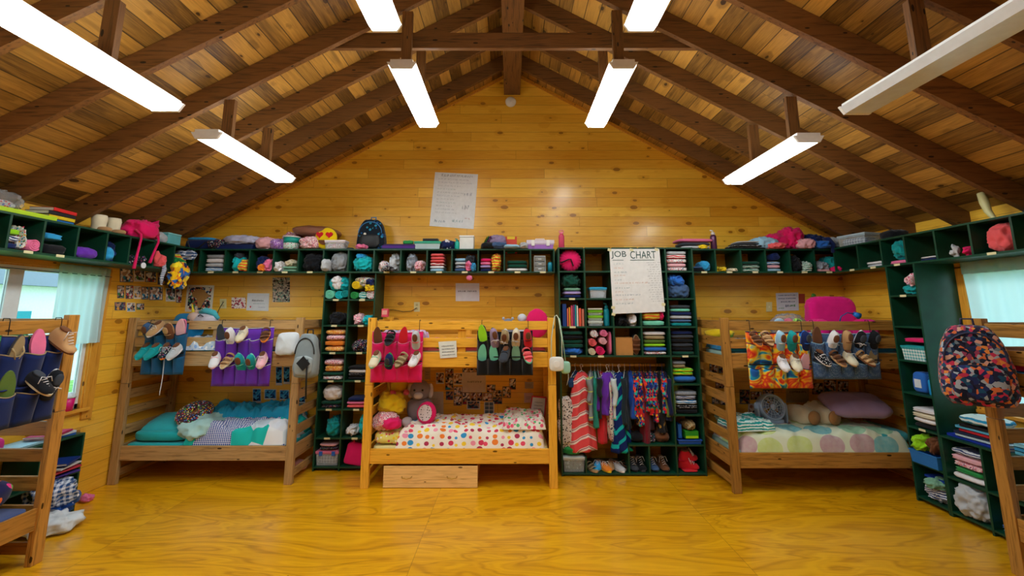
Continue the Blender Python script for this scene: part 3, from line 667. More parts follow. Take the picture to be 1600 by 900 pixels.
# ---------------------------------------------------------------- builders for single things
def place(o, x, y, z, rz=0, rx=0, ry=0): o.location = (x, y, z); o.rotation_euler = (rx, ry, rz); return o
def put(mb, name, mats, loc, rz, lab, cat, group=None, smooth=True, rx=0, ry=0, **kw):
    o = mb.build(name, mats, None, smooth=smooth, loc=loc, rot=(rx, ry, rz), **kw); return tag(o, reg(lab), cat, group)
def duvet(w_, d, h, nz=.02, nf=5, seed_=1, nu=90, nv=44, drape=.0, over=0.0):
    b = MB(); off = Vector((seed_*5.1, seed_*2.3, 0))
    def fn(u, v):
        x = (u-.5)*w_; y = v*d; e = max(0, 1-abs(2*u-1)**14)**.5*max(0, 1-abs(2*v-1)**10)**.5
        q = Vector((x, y*1.2, 0))*nf+off
        t = mnoise.noise(q)+.8*(.5-2*abs(mnoise.noise(q*1.6)))+.35*(.5-2*abs(mnoise.noise(q*3.7)))
        z = h*e+nz*t*min(1, e*1.3)
        yy = y-(over*(1-v)**3 if over else 0); z = max(z, .0)
        return (x+nz*.5*mnoise.noise(q*2), yy+nz*.8*mnoise.noise(q*1.7+Vector((9, 0, 0)))*e, z)
    b.grid(fn, nu, nv); b.add([(-w_/2, -over, 0), (w_/2, -over, 0), (w_/2, d, 0), (-w_/2, d, 0)], [(3, 2, 1, 0)]); return b
def pillow(w_, d, h, seed_=1, nz=.012): return MB().sup(w_, d, h, .38, .95, noise=nz, nf=6, seed=seed_, flat=False, nu=48, nv=20)

# bedding -------------------------------------------------------
patch = NT('patchwork_cotton', .9, .1); pp, s_ = patch.pos()
pv = patch.n('ShaderNodeTexVoronoi', {'Vector': patch.vec(patch.m_('MULTIPLY', s_[0], 5.2), patch.m_('MULTIPLY', patch.m_('ADD', s_[1], s_[2]), 4.0)), 'Scale': 1.0, 'Randomness': .5}, voronoi_dimensions='2D'); pr = patch.n('ShaderNodeSeparateColor', {0: pv.outputs['Color']}).outputs[0]
dots = patch.m_('LESS_THAN', patch.n('ShaderNodeTexVoronoi', {'Vector': patch.vec(s_[0], patch.m_('ADD', s_[1], s_[2])), 'Scale': 48, 'Randomness': .0}, voronoi_dimensions='2D').outputs['Distance'], .42)
pbase = patch.ramp(pr, [(0, '#eaf0f8'), (.3, '#e4eaf6'), (.6, '#cfe0ee'), (.85, '#25c0b8')], 'CONSTANT')
patch = patch.col(patch.mix(patch.m_('MULTIPLY', dots, patch.m_('LESS_THAN', patch.m_('ABSOLUTE', patch.m_('SUBTRACT', pr, .35)), .22)), pbase, C('#27479c')))
heart = NT('heart_print_cotton', .9, .1); pp, s_ = heart.pos()
hv = heart.n('ShaderNodeTexVoronoi', {'Vector': heart.vec(s_[0], heart.m_('ADD', s_[1], s_[2])), 'Scale': 12.5, 'Randomness': .5}, voronoi_dimensions='2D'); hr = heart.n('ShaderNodeSeparateColor', {0: hv.outputs['Color']}).outputs
hb = heart.ramp(hr[0], [(0, '#e8506e'), (.18, '#3a9ad8'), (.32, '#f6d33a'), (.46, '#b03858'), (.6, '#f0863a'), (.72, '#f39ab4'), (.86, '#d84060')], 'CONSTANT')
heart = heart.col(heart.mix(heart.m_('LESS_THAN', hv.outputs['Distance'], heart.m_('MULTIPLY_ADD', hr[1], .25, .18)), C('#f4efe4'), hb))
rings = NT('circle_print_cotton', .9, .1); pp, s_ = rings.pos()
rv = rings.n('ShaderNodeTexVoronoi', {'Vector': rings.vec(rings.m_('MULTIPLY', s_[0], 3.3), rings.m_('MULTIPLY', rings.m_('ADD', s_[1], s_[2]), 3.6)), 'Scale': 1.0, 'Randomness': .25}, voronoi_dimensions='2D'); rr = rings.n('ShaderNodeSeparateColor', {0: rv.outputs['Color']}).outputs
rb = rings.ramp(rr[0], [(0, '#55b8c8'), (.3, '#c6dc78'), (.55, '#84cca8'), (.75, '#c093a8')], 'CONSTANT')
rb = rings.mix(rings.m_('MULTIPLY', rings.noise(pp, 22, 2)[0], .5), rb, C('#e2eedc'))
rings = rings.col(rings.mix(rings.m_('LESS_THAN', rv.outputs['Distance'], .43), C('#dfe9d2'), rb))
floral = cloth('#1b1f52', ['#e8328a', '#f6c022', '#1b1f52', '#15144a', '#6ac03a', '#f06a20', '#e8328a', '#20184a'], 'print', 17)
tealsheet = cloth('#22b4bc'); palecot = cloth('#b9e4e2')
def mattress(lab, o, rz, L, W_, H=.12, m=None): return put(MB().sup(L, W_, H, .12, .2, nu=40, c=(L/2, W_/2, 0)), 'mattress', m or cloth('#c8ccd6'), o, rz, lab, 'mattress', 'bunk mattresses')
def beds(o, rz, L, s=1.0): 
    M = Matrix.Translation(o) @ Matrix.Rotation(rz, 4, 'Z')
    return lambda x, y, z: M @ Vector((x, y, z*s))
Bk = [((-3.44, 1.53, 0), PI/2, 2.06, 1.026, 'left foreground bunk'), ((-4.26, 5.02, 0), 0, 1.95, 1, 'back left bunk'), ((-1.555, 4.92, 0), 0, 2.05, 1, 'middle bunk'), ((2.25, 4.79, 0), 0, 2.04, 1, 'back right bunk'), ((3.52, 3.44, 0), -PI/2, 2.06, 1.011, 'right foreground bunk')]
FB = [beds(b[0], b[1], b[2], b[3]) for b in Bk]
for i, (o, rz, L, s, w_) in enumerate(Bk):
    for z, ph in ((.282, 'lower'), (1.262, 'upper')): mattress('thin mattress on the %s level of the %s' % (ph, w_), FB[i](.09, .045, z), rz, L-.18, .65, .12, m=[cloth('#4a5a8a'), tealsheet, cloth('#ecdf9a'), cloth('#a8d0c8'), cloth('#3aa8e0')][i])
# bunk in the back left corner
f = FB[1]
put(pillow(.55, .40, .17, 3), 'pillow', cloth('#35b8c4'), f(.40, .36, .46), .1, 'teal and white pillow at the left end of the back left bunk', 'pillow', rx=.25)
put(MB().sup(.62, .60, .12, .4, .5, noise=.012, nf=7, seed=4), 'folded_sheet', tealsheet, f(.42, .36, .40), 0, 'teal fitted sheet bunched under the pillow, back left bunk', 'sheet')
put(duvet(1.12, .6, .20, .05, 5, 7, over=.03), 'patchwork_comforter', patch, f(1.28, .06, .388), 0, 'white patchwork comforter with blue dots on the back left bunk', 'comforter')
put(duvet(1.05, .36, .14, .06, 6, 9), 'blanket', cloth('#2aa4cc'), f(1.24, .32, .56), 0, 'blue teal blanket bunched behind the patchwork comforter', 'blanket')
put(MB().sup(.46, .56, .26, .7, .8, noise=.045, nf=8, seed=12, nu=60, nv=30), 'pale_blanket', palecot, f(.82, .31, .39), -.4, 'pale mint blanket folded back beside the donut cushion', 'blanket')
# donut cushion
t = thing('donut_cushion', reg('round donut cushion with coloured sprinkles on the teal pillow'), 'cushion', f(.66, .28, .66), 0)
def torus(b, R, r, zs=1, n=36, m=14, a0=0, a1=2*PI):
    vs = [((R+r*math.cos(a0+(a1-a0)*j/m))*math.cos(2*PI*i/n), (R+r*math.cos(a0+(a1-a0)*j/m))*math.sin(2*PI*i/n), r*math.sin(a0+(a1-a0)*j/m)*zs) for i in range(n) for j in range(m+1)]
    fs = [(i*(m+1)+j, ((i+1) % n)*(m+1)+j, ((i+1) % n)*(m+1)+j+1, i*(m+1)+j+1) for i in range(n) for j in range(m)]
    return b.add(vs, fs)
t.rotation_euler = (.5, 0, 0); torus(MB(), .11, .075, .8).build('dough', cloth('#c98a52'), t, smooth=True)
torus(MB(), .11, .079, .84, a0=.15, a1=PI-.25).build('icing', cloth('#4a2c3a', ['#e8e040', '#e03a5a', '#3a8ae0', '#f0f0f0', '#40c060', '#f08a30'], 'print', 55), t, smooth=True)
# upper level back left
put(pillow(.42, .34, .13, 5), 'pillow', cloth('#1f8fd0'), f(.28, .60, 1.60), 0, 'bright blue pillow standing on the top back left bunk', 'pillow', rx=1.1)
put(duvet(.75, .45, .12, .05, 6, 19), 'comforter', cloth('#cfe0f4', ['#8ab0e8', '#f4f4fa', '#b8d0f0'], 'print', 28), f(.95, .0, 1.385), 0, 'pale blue crumpled comforter spilling over the top back left bunk rail', 'comforter')
put(duvet(1.5, .6, .08, .02, 6, 21), 'sheet', cloth('#dcc8e0'), f(.95, .06, 1.385), 0, 'lilac bedding on the upper level of the back left bunk', 'sheet')
put(pillow(.24, .24, .10, 6), 'pillow', cloth('#dde6ee'), f(1.80, .035, 1.45), 0, 'white pillow pushed against the top rail beside the purple organizer', 'pillow', rx=PI/2*.9)
put(pillow(.30, .2, .12, 8), 'pillow', cloth('#f0d828'), f(1.25, .45, 1.56), 0, 'yellow cushion behind the purple organizer', 'cushion')
# middle bunk
f = FB[2]
put(duvet(1.58, .64, .21, .04, 5, 31, over=.03), 'comforter', heart, f(1.13, .06, .386), 0, 'white comforter with coloured heart print on the middle bunk', 'comforter')
put(duvet(.46, .62, .09, .03, 6, 33, over=.02), 'quilt', cloth('#f2eee2', ['#e85a7a', '#58b070', '#f0a0b0'], 'print', 22), f(1.71, .06, .57), 0, 'spotted pillowcase quilt folded at the right end, middle bunk', 'quilt')
put(MB().sup(.42, .6, .13, .4, .5, noise=.012, nf=7, seed=14), 'folded_sheet', cloth('#f3e87a', ['#f8f8e8', '#e8c820', '#e04a6a'], 'print', 30), f(.30, .36, .402), 0, 'yellow patterned sheet at the left end of the middle bunk', 'sheet')
put(duvet(1.85, .62, .10, .02, 6, 35), 'sheet', cloth('#f07aa0', ['#f48ab0', '#a0d850', '#f4a0c0', '#40c0a0'], 'print', 6), f(1.02, .06, 1.385), 0, 'pink and green bedding on the upper level of the middle bunk', 'sheet')
# back right bunk
f = FB[3]
put(duvet(1.75, .64, .20, .025, 5, 41, over=.03), 'comforter', rings, f(1.0, .06, .386), 0, 'pale green comforter printed with big circles on the back right bunk', 'comforter')
put(MB().sup(.42, .6, .13, .4, .5, noise=.015, nf=7, seed=15), 'folded_sheet', cloth('#38a8b4'), f(1.74, .36, .44), 0, 'teal sheet folded under the mauve pillow', 'sheet')
put(pillow(.62, .42, .19, 9), 'pillow', cloth('#a98fb4'), f(1.58, .38, .70), -.15, 'mauve pillow at the right end of the back right bunk', 'pillow', rx=.35)
put(duvet(.42, .40, .09, .03, 9, 44), 'beach_towel', K['tstripe'][1], f(.32, .06, .58), .1, 'teal striped towel crumpled at the left end, back right bunk', 'towel')
put(MB().sup(.4, .3, .1, .8, .8, noise=.03, nf=12, seed=45, nu=56, nv=28), 'plaid_blanket', cloth('#3f6a4c', '#c8d8b8', 'plaid', 45), f(.3, .48, .56), 0, 'green checked blanket bunched behind the striped towel', 'blanket')
for x, wv in ((1.0, 'left'), (1.22, 'right')):
    t = thing('fleece_roll', reg('cream fluffy roll with tan end, %s of the pair on the circle comforter' % wv), 'bolster', f(x, .42, .575), 0, 'cream fluffy rolls on the back right bunk'); t.rotation_euler = (0, 0, .25)
    MB().sup(.19, .36, .19, .8, .8, noise=.012, nf=22, nu=40, nv=24).build('body', K['cream'][1], t, smooth=True)
    MB().lathe([(0, 0), (.065, 0), (.075, .012), (.07, .03), (0, .03)], 24, M=T(0, -.165, .095, PI/2)).build('end', cloth('#b88654'), t, smooth=True)
put(MB().sup(.34, .22, .2, .9, .8, noise=.02, nf=16, seed=48, nu=48, nv=26), 'fleece_bundle', K['cream'][1], f(1.35, .6, .575), 0, 'cream fleece bundle behind the two fluffy rolls', 'blanket')
put(duvet(1.8, .62, .10, .02, 6, 55), 'sheet', cloth('#2b9be0'), f(1.0, .06, 1.385), 0, 'bright blue bedding on the upper level, back right bunk', 'sheet')
put(MB().sup(.3, .2, .1, .7, .8, noise=.02, nf=12, seed=56), 'yellow_towel', K['yellow'][1], f(.2, .5, 1.5), 0, 'yellow towel on the top left end, back right bunk', 'towel')
# foreground bunks
f = FB[0]
put(duvet(1.8, .62, .10, .02, 6, 61), 'sheet', cloth('#3b5a9c', ['#2c8a70', '#3b5a9c', '#88c0a0'], 'print', 14), f(1.02, .06, 1.385), PI/2, 'green and blue bedding on the upper level, left foreground bunk', 'sheet')
put(MB().sup(.62, .42, .24, .5, .8, noise=.01, nf=6, seed=5, nu=48, nv=24), 'floral_pillow', floral, f(1.62, .30, .402), PI/2, 'round navy pillow with bright flowers on the left foreground bunk', 'pillow')
put(MB().sup(.3, .26, .12, .8, .8, noise=.03, nf=12, seed=62, nu=48, nv=26), 'shirt', cloth('#2c8a4c', ['#d86a2c', '#1c6a50', '#60b080'], 'print', 40), f(1.75, .25, 1.50), PI/2, 'green and orange shirt lying on the top left foreground bunk', 'clothes')
f = FB[4]
put(duvet(1.8, .62, .10, .02, 6, 71), 'sheet', cloth('#e02a78'), f(1.02, .06, 1.385), -PI/2, 'hot pink bedding on the upper level, right foreground bunk', 'sheet')
put(pillow(.5, .4, .14, 10), 'pillow', cloth('#e8d8dc'), f(.55, .34, 1.56), -PI/2, 'pale pink pillow on the top right foreground bunk', 'pillow')
put(MB().sup(.36, .3, .12, .8, .8, noise=.03, nf=10, seed=63, nu=48, nv=26), 'blanket', cloth('#e88aa0'), f(.55, .34, 1.63), -PI/2, 'pink blanket bunched on the top right foreground bunk pillow', 'blanket')
put(duvet(1.7, .62, .13, .02, 6, 73), 'sheet', cloth('#3aa8e0'), f(1.05, .06, .402), -PI/2, 'blue bedding on the lower level, right foreground bunk', 'sheet')

# ---------------------------------------------------------------- shoes
def foot(L, W_, n=22):
    return [(L/2*math.cos(a), W_/2*math.sin(a)*(1+.18*math.cos(a)-.16*math.sin(a*2+.4 if math.sin(a) > 0 else 0))) for a in [2*PI*i/n for i in range(n)]]
def slabz(b, poly, z0, z1, M=None):
    n = len(poly); vs = [(x, y, z0) for x, y in poly]+[(x, y, z1) for x, y in poly]
    return b.add(vs, [tuple(range(n))[::-1], tuple(range(n, 2*n))]+[(i, (i+1) % n, (i+1) % n+n, i+n) for i in range(n)], 0, M)
def shoe(kind, c1, c2, lab, M, L=.235):
    nmv = {'sneaker': 'sneaker', 'slip': 'slip_on_shoe', 'flip': 'flip_flop', 'clog': 'clog', 'boot': 'boot', 'sandal': 'sandal'}[kind]
    t = thing(nmv, reg(lab), 'shoe', group='shoes in the hanging organizers' if 'organizer' in lab else 'shoes in the closet'); t.matrix_basis = M
    W_ = .09; th = .02 if kind != 'flip' else .014
    slabz(MB(), foot(L, W_), 0, th).build('sole', km(c2), t, bevel=.003)
    if kind in ('flip', 'sandal'):
        slabz(MB(), foot(L*.94, W_*.9), th, th+.003).build('footbed', km(c1), t)
        if kind == 'flip':
            for sy in (-1, 1): MB().tube([(L*.27, 0, th), (L*.2, sy*.014, th+.02), (.0, sy*.032, th+.022), (-L*.12, sy*.038, th)], .0055, 6).build('strap', km(c1 if c1 != c2 else 'black'), t, smooth=True)
        else:
            for x, hh in ((L*.22, .028), (0, .04), (-L*.25, .05)):
                MB().grid(lambda u, v: (x+(v-.5)*.024, math.cos(PI*u)*W_*.5, th+math.sin(PI*u)*hh), 12, 2).build('strap', km(c1), t, smooth=True, solid=.004)
        return t
    hb = .105 if kind == 'boot' else .062
    def up(u, v):
        x = (u-.5)*L*.97; k = (1-abs(2*u-1)**5)**.5 if 0 < u < 1 else .0
        wy = W_*.5*(1+.14*(2*u-1))*max(k, .02)
        if u < .42: hz = hb
        else: hz = .034+(hb-.034)*max(0, 1-((u-.42)/.4))**1.3
        hz *= max(k, .02)**.7
        return (x, math.cos(PI*v)*wy, th*.8+math.sin(PI*v)**.8*hz)
    MB().grid(up, 18, 12).build('upper', km(c1), t, smooth=True)
    MB().sup(L*.36, W_*.62, .02, .9, .7, c=(-L*.2, 0, th+hb-.019), nu=20, nv=8).build('lining', km('dgrey' if c1 in ('black', 'navy') else 'brown' if c1 != 'brown' else 'tan'), t, smooth=True)
    if kind == 'sneaker' or kind == 'boot':
        b = MB()
        for i in range(4):
            x = L*(.03+.065*i); z = th+hb*(1-.16*i)-.006; b.tube([(x, -.022, z-.012), (x+.01, 0, z+.003), (x, .022, z-.012)], .003, 5)
        b.tube([(L*.03, .0, th+hb), (L*.05, .03, th+hb+.006), (L*.12, .045, th+hb*.6)], .0028, 5); b.tube([(L*.03, .0, th+hb), (L*.0, -.03, th+hb+.006), (L*.1, -.05, th+hb*.5)], .0028, 5)
        b.build('laces', km('white' if c1 not in ('white', 'cream') else 'lgrey'), t, smooth=True)
    if kind in ('clog', 'slip'):
        MB().tube([(L*.02, -.036, th+.03), (L*.03, -.02, th+hb-.012), (L*.03, .02, th+hb-.012), (L*.02, .036, th+.03)], .004, 6).build('trim', km(c2), t, smooth=True)
    return t
def frame(X, Z, o):
    X = Vector(X).normalized(); Z = Vector(Z); Z = (Z-X*Z.dot(X)).normalized(); Y = Z.cross(X)
    return Matrix(((X.x, Y.x, Z.x, o[0]), (X.y, Y.y, Z.y, o[1]), (X.z, Y.z, Z.z, o[2]), (0, 0, 0, 1)))

# hanging shoe organizers ----------------------------------------
def organizer(nick, lab, px0, px1, pyt, pyb, Y=None, X=None, m='navy', trim='lgrey', cols=5, shoes=(), mat=None, rail_top=None, sag=0.0):
    cxp = (px0+px1)/2
    if Y is not None:
        a = at(px0, pyt, Y=Y); b_ = at(px1, pyt, Y=Y); bt = at(cxp, pyb, Y=Y); W_ = b_.x-a.x; H_ = a.z-bt.z; o = Vector(((a.x+b_.x)/2, Y-.004, a.z)); rz = 0
    else:
        a = at(px0, pyt, X=X); b_ = at(px1, pyt, X=X); bt = at(cxp, pyb, X=X); W_ = abs(b_.y-a.y); H_ = (a.z+b_.z)/2-bt.z; o = Vector((X+.004, (a.y+b_.y)/2, (a.z+b_.z)/2)); rz = PI/2
    t = thing('shoe_organizer', reg(lab), 'shoe organizer', o, rz, 'fabric shoe organizers hung on the bunks')
    mt = mat or km(m); sd = seed()
    MB().grid(lambda u, v: ((u-.5)*W_, -.012-.010*abs(math.sin(u*9+sd))*(1-v), -H_*(1-v)-.015*math.sin(u*PI)*(v)), 24, 8).build('backing', mt, t, smooth=True, solid=.004)
    MB().tube([((u/12-.5)*W_, -.014, -.015*math.sin(u/12*PI)) for u in range(13)], .005, 6).build('top_hem', km(trim), t, smooth=True)
    pw = W_/cols; ph = H_*.36; tops = []
    for r in range(2):
        for cI in range(cols):
            zb = -H_*(.56 if r == 0 else .99); xc = (cI+.5-cols/2)*pw; bul = .055+.02*math.sin(cI*3.1+r+sd)
            fnp = lambda u, v: (xc+(u-.5)*pw*.97, -.014-bul*max(0, math.sin(PI*u))**.4*(.25+.75*v), zb+ph*v-.02*math.sin(PI*u)*v)
            p_ = MB().grid(fnp, 10, 6).build('pocket', mt, t, smooth=True, solid=.003)
            MB().tube([fnp(u/10, 1.0) for u in range(11)], .004, 5).build('pocket_trim', km(trim), p_, smooth=True)
            tops.append((xc, zb+ph, bul))
    MB().tube([((u/12-.5)*W_*1.0, -.03-.012*math.sin(u*1.7), -H_*.585) for u in range(13)], .0065, 6).build('middle_band', km('black') if trim != 'khaki' else km('navy'), t, smooth=True)
    for sx in (-1, 1):
        zr = (rail_top or o.z+.07)-o.z
        MB().tube([(sx*W_*.42, -.014, 0), (sx*W_*.42, -.012, zr-.01), (sx*W_*.42, -.006, zr+.005), (sx*W_*.42, .036, zr+.006), (sx*W_*.42, .04, zr-.02)], .003, 6).build('hook', km('black'), t, smooth=True)
    Mw = Matrix.Translation(o) @ Matrix.Rotation(rz, 4, 'Z'); q = random.Random(sd)
    for k, s in enumerate(shoes):
        if not s: continue
        xc, zt, bul = tops[k]; kind, c1, c2, desc = s[:4]; how = s[4] if len(s) > 4 else 'in'
        a = q.uniform(.15, .5); tw = q.uniform(-.3, .3)
        if how == 'in':   # toe down in the pocket, opening towards the room
            Xd = (tw*.5, math.sin(a), -math.cos(a)); Zd = (tw, -math.cos(a), -math.sin(a)); off = (xc, -.014-bul*.45, zt+.02)
        elif how == 'sole':
            Xd = (tw*.5, math.sin(a)*.5, -math.cos(a)); Zd = (tw*.4, .8, .2); off = (xc, -.014-bul*.6, zt+.045)
        else:             # lying across the pocket mouth, toe out
            Xd = (tw, -.75, -.55); Zd = (0, -.5, .8); off = (xc, -.02-bul*.9, zt+.03)
        shoe(kind, c1, c2, '%s, %s %s pocket of the %s' % (desc, ORD[k % cols], 'upper' if k < cols else 'lower', nick), Mw @ frame(Xd, Zd, off))
    return t
S = lambda *a: a
tie = cloth('#f06a20', ['#1f5fb8', '#1fa6c8', '#f6e030', '#f07a1c', '#d8242c', '#f08a20', '#f6e030', '#1a8ac0', '#1f5fb8'], 'tiedye', 5.5)
dnm = cloth('#4a6a9a', '#8aa6cc', 'dots', 90)
organizer('navy foreground organizer', 'dark navy shoe organizer hanging on the left foreground bunk', 0, 97, 522, 660, X=-3.43, m='navy', trim='khaki', cols=3, rail_top=1.76,
    shoes=[S('flip', 'khaki', 'dgrey', 'grey flip flop'), S('sandal', 'dgreen', 'pink', 'pink soled sandal', 'sole'), S('boot', 'tan', 'brown', 'tan ankle boot', 'lie'), S('flip', 'black', 'olive', 'olive flip flop', 'sole'), S('sneaker', 'black', 'cream', 'black canvas sneaker', 'lie'), S('sneaker', 'black', 'white', 'black and white high sneaker', 'in')])
organizer('teal blue organizer', 'dark blue shoe organizer with black straps, back left bunk', 232, 297, 505, 585, Y=5.02, mat=cloth('#1d5a86'), trim='black', cols=4, rail_top=1.71,
    shoes=[S('slip', 'denim', 'dgrey', 'dusty blue slip on'), S('sneaker', 'tan', 'white', 'tan laced sneaker', 'lie'), S('slip', 'brown', 'tan', 'brown leather shoe'), S('clog', 'pink', 'rose', 'pink clog', 'sole'), S('clog', 'teal', 'aqua', 'teal clog', 'lie'), S('clog', 'teal', 'aqua', 'teal clog', 'lie'), S('sneaker', 'dark_mix', 'orange', 'dark sneaker with orange sole', 'lie'), S('sneaker', 'lgrey', 'white', 'grey sneaker with hanging laces', 'lie')])
organizer('purple organizer', 'purple shoe organizer with silver trim on the back left bunk', 341, 430, 511, 603, Y=5.02, m='purple', trim='lgrey', cols=5, rail_top=1.71,
    shoes=[S('flip', 'black', 'dgrey', 'black flip flop', 'sole'), S('sneaker', 'white', 'white', 'white sneaker'), S('sneaker', 'cream', 'tan', 'cream sneaker', 'lie'), None, S('sandal', 'brown', 'orange', 'brown beaded sandal', 'lie'), S('clog', 'white', 'rose', 'white clog', 'lie'), S('sandal', 'tan', 'cream', 'tan sandal', 'lie'), S('slip', 'teal', 'mint', 'teal slipper'), S('slip', 'teal', 'mint', 'teal slipper'), S('sneaker', 'rose', 'cream', 'pale gold sneaker', 'lie')])
organizer('pink organizer', 'hot pink shoe organizer hanging on the left of middle bunk', 583, 662, 518, 597, Y=4.92, m='hot', trim='pink', cols=4, rail_top=1.71,
    shoes=[S('flip', 'khaki', 'brown', 'brown flip flop', 'sole'), S('sandal', 'black', 'dgrey', 'black sandal', 'lie'), S('flip', 'coral', 'red', 'coral flip flop', 'sole'), S('clog', 'lgrey', 'coral', 'silver clog', 'in'), S('clog', 'cream', 'mint', 'cream clog', 'lie'), S('slip', 'navy', 'green', 'navy slipper'), S('sandal', 'khaki', 'brown', 'khaki strapped sandal', 'lie'), S('sneaker', 'white', 'coral', 'white sneaker with coral laces', 'lie')])
organizer('black organizer', 'black shoe organizer hanging on the right of middle bunk', 746, 832, 517, 586, Y=4.92, m='black', trim='black', cols=5, rail_top=1.71,
    shoes=[S('sneaker', 'dgrey', 'lime', 'dark sneaker with lime sole', 'sole'), S('sneaker', 'mauve', 'dgrey', 'mauve and grey running shoe'), S('sneaker', 'khaki', 'white', 'khaki sneaker with white laces'), S('sneaker', 'cream', 'lgrey', 'cream sneaker', 'in'), S('slip', 'red', 'black', 'red and black shoe'), S('flip', 'sage', 'mint', 'mint flip flop', 'sole'), S('flip', 'sage', 'mint', 'mint flip flop', 'sole'), S('clog', 'dgrey', 'black', 'charcoal clog', 'lie'), S('flip', 'mint', 'sage', 'pale green flip flop', 'sole'), S('sandal', 'coral', 'mint', 'coral strapped sandal', 'lie')])
organizer('tie-dye organizer', 'orange and blue tie-dye shoe organizer on back right bunk', 1163, 1259, 518, 606, Y=4.79, mat=tie, trim='navy', cols=5, rail_top=1.71,
    shoes=[S('sandal', 'brown', 'orange', 'brown braided sandal', 'lie'), S('sandal', 'tan', 'brown', 'tan braided sandal', 'lie'), S('clog', 'lblue', 'white', 'pale blue clog', 'in'), S('clog', 'teal', 'teal', 'teal water shoe', 'in'), S('slip', 'navy', 'blue', 'navy blue slip on', 'in'), None, None, S('sneaker', 'white', 'white', 'white sneaker with dangling laces', 'lie'), S('sneaker', 'cream', 'white', 'cream sneaker with dangling laces', 'lie'), S('sandal', 'coral', 'rose', 'coral ribbed sandal', 'sole')])
organizer('denim organizer', 'speckled denim blue shoe organizer on back right bunk', 1262, 1366, 520, 592, Y=4.79, mat=dnm, trim='lblue', cols=5, rail_top=1.71,
    shoes=[S('sandal', 'khaki', 'brown', 'khaki sandal', 'sole'), S('sneaker', 'white', 'lgrey', 'white canvas sneaker', 'in'), S('slip', 'tan', 'brown', 'tan slip on', 'in'), S('sneaker', 'black', 'white', 'black canvas sneaker', 'in'), S('slip', 'black', 'black', 'black slip on', 'in'), S('clog', 'bwmix', 'white', 'white spotted slip on', 'lie'), S('sandal', 'brown', 'tan', 'brown sandal', 'lie'), S('sneaker', 'cream', 'tan', 'cream sneaker', 'lie'), S('sandal', 'tan', 'brown', 'tan sandal with hanging strap', 'lie'), S('sandal', 'brown', 'khaki', 'brown flat sandal', 'sole')])
# ---------------------------------------------------------------- things standing on the shelf tops and in the cubbies
def on(px, pyb, Y=None, X=None): return at(px, pyb, Y=Y, X=X)
ZTOP = ZT+.001
def topB(px0, px1, yb=5.55):      # centre x and width of something on the gable shelf top seen between two pixels
    a = at(px0, 388, Y=yb); b_ = at(px1, 388, Y=yb); return (a.x+b_.x)/2, b_.x-a.x
def hgt(pyt, yb=5.55, z0=ZTOP): return at(800, pyt, Y=yb).z-z0
def theap(px0, px1, pyt, k, what, d=.28, yb=5.56, z0=ZTOP, nz=.028, ex=.8, ph='', mat=None):
    x, w_ = topB(px0, px1, yb); h = hgt(pyt, yb, z0); sd = seed()
    mb = MB().sup(w_, d, h, ex, .75, noise=nz, nf=13, seed=sd, nu=60, nv=30); zm = max(v[2] for v in mb.v); mb.v = [(v[0], v[1], v[2]*h/zm) for v in mb.v]
    return put(mb, what.split()[-1], mat or km(k), (x, yb, z0), 0, '%s %s on the gable shelf top%s' % (nm(k), what, ph), 'clothes', 'clothes heaped on the shelf top')
clear = NT('clear_plastic', .15, .5); clear.b.inputs['Transmission Weight'].default_value = .75; clear.b.inputs['IOR'].default_value = 1.1; clear = clear.col((.86, .93, .97, 1))
def tub(name, lab, cat, loc, rz, w_, d, h, body, lid=None, latch=None, contents=None, lidh=.018):
    t = thing(name, reg(lab), cat, loc, rz); e = .92; b = MB()
    o_ = [(-w_/2*e, -d/2*e), (w_/2*e, -d/2*e), (w_/2*e, d/2*e), (-w_/2*e, d/2*e)]; u_ = [(x/e, y/e) for x, y in o_]; th = .004
    i_ = [(x-math.copysign(th, x), y-math.copysign(th, y)) for x, y in u_]; j_ = [(x-math.copysign(th, x), y-math.copysign(th, y)) for x, y in o_]
    vs = [(x, y, 0) for x, y in o_]+[(x, y, h) for x, y in u_]+[(x, y, h) for x, y in i_]+[(x, y, .005) for x, y in j_]
    fs = [(3, 2, 1, 0)]+[(k, (k+1) % 4, (k+1) % 4+4, k+4) for k in range(4)]+[(k+4, (k+1) % 4+4, (k+1) % 4+8, k+8) for k in range(4)]+[(k+8, (k+1) % 4+8, (k+1) % 4+12, k+12) for k in range(4)]+[(12, 13, 14, 15)]
    b.add(vs, fs); b.build('body', body, t, bevel=.003)
    MB().tube([(-w_/2, -d/2, h-.008), (w_/2, -d/2, h-.008), (w_/2, d/2, h-.008), (-w_/2, d/2, h-.008)], .005, 6, closed=True).build('rim', body if lid is None else lid, t)
    if lid is not None: MB().box(-w_/2-.006, -d/2-.006, h, w_/2+.006, d/2+.006, h+lidh).box(-w_/2*.8, -d/2*.8, h+lidh, w_/2*.8, d/2*.8, h+lidh+.005).build('lid', lid, t, bevel=.004)
    if latch is not None:
        for x in (-w_*.28, w_*.28) if w_ > .2 else (0,): MB().box(x-.02, -d/2-.014, h-.03, x+.02, -d/2-.004, h+lidh).build('latch', latch, t, bevel=.003)
    if contents is not None: MB().sup(w_*.86, d*.84, h*.7, .4, .5, noise=.012, nf=20, seed=seed(), c=(0, 0, .008), nu=36, nv=18).build('contents', contents, t, smooth=True)
    return t
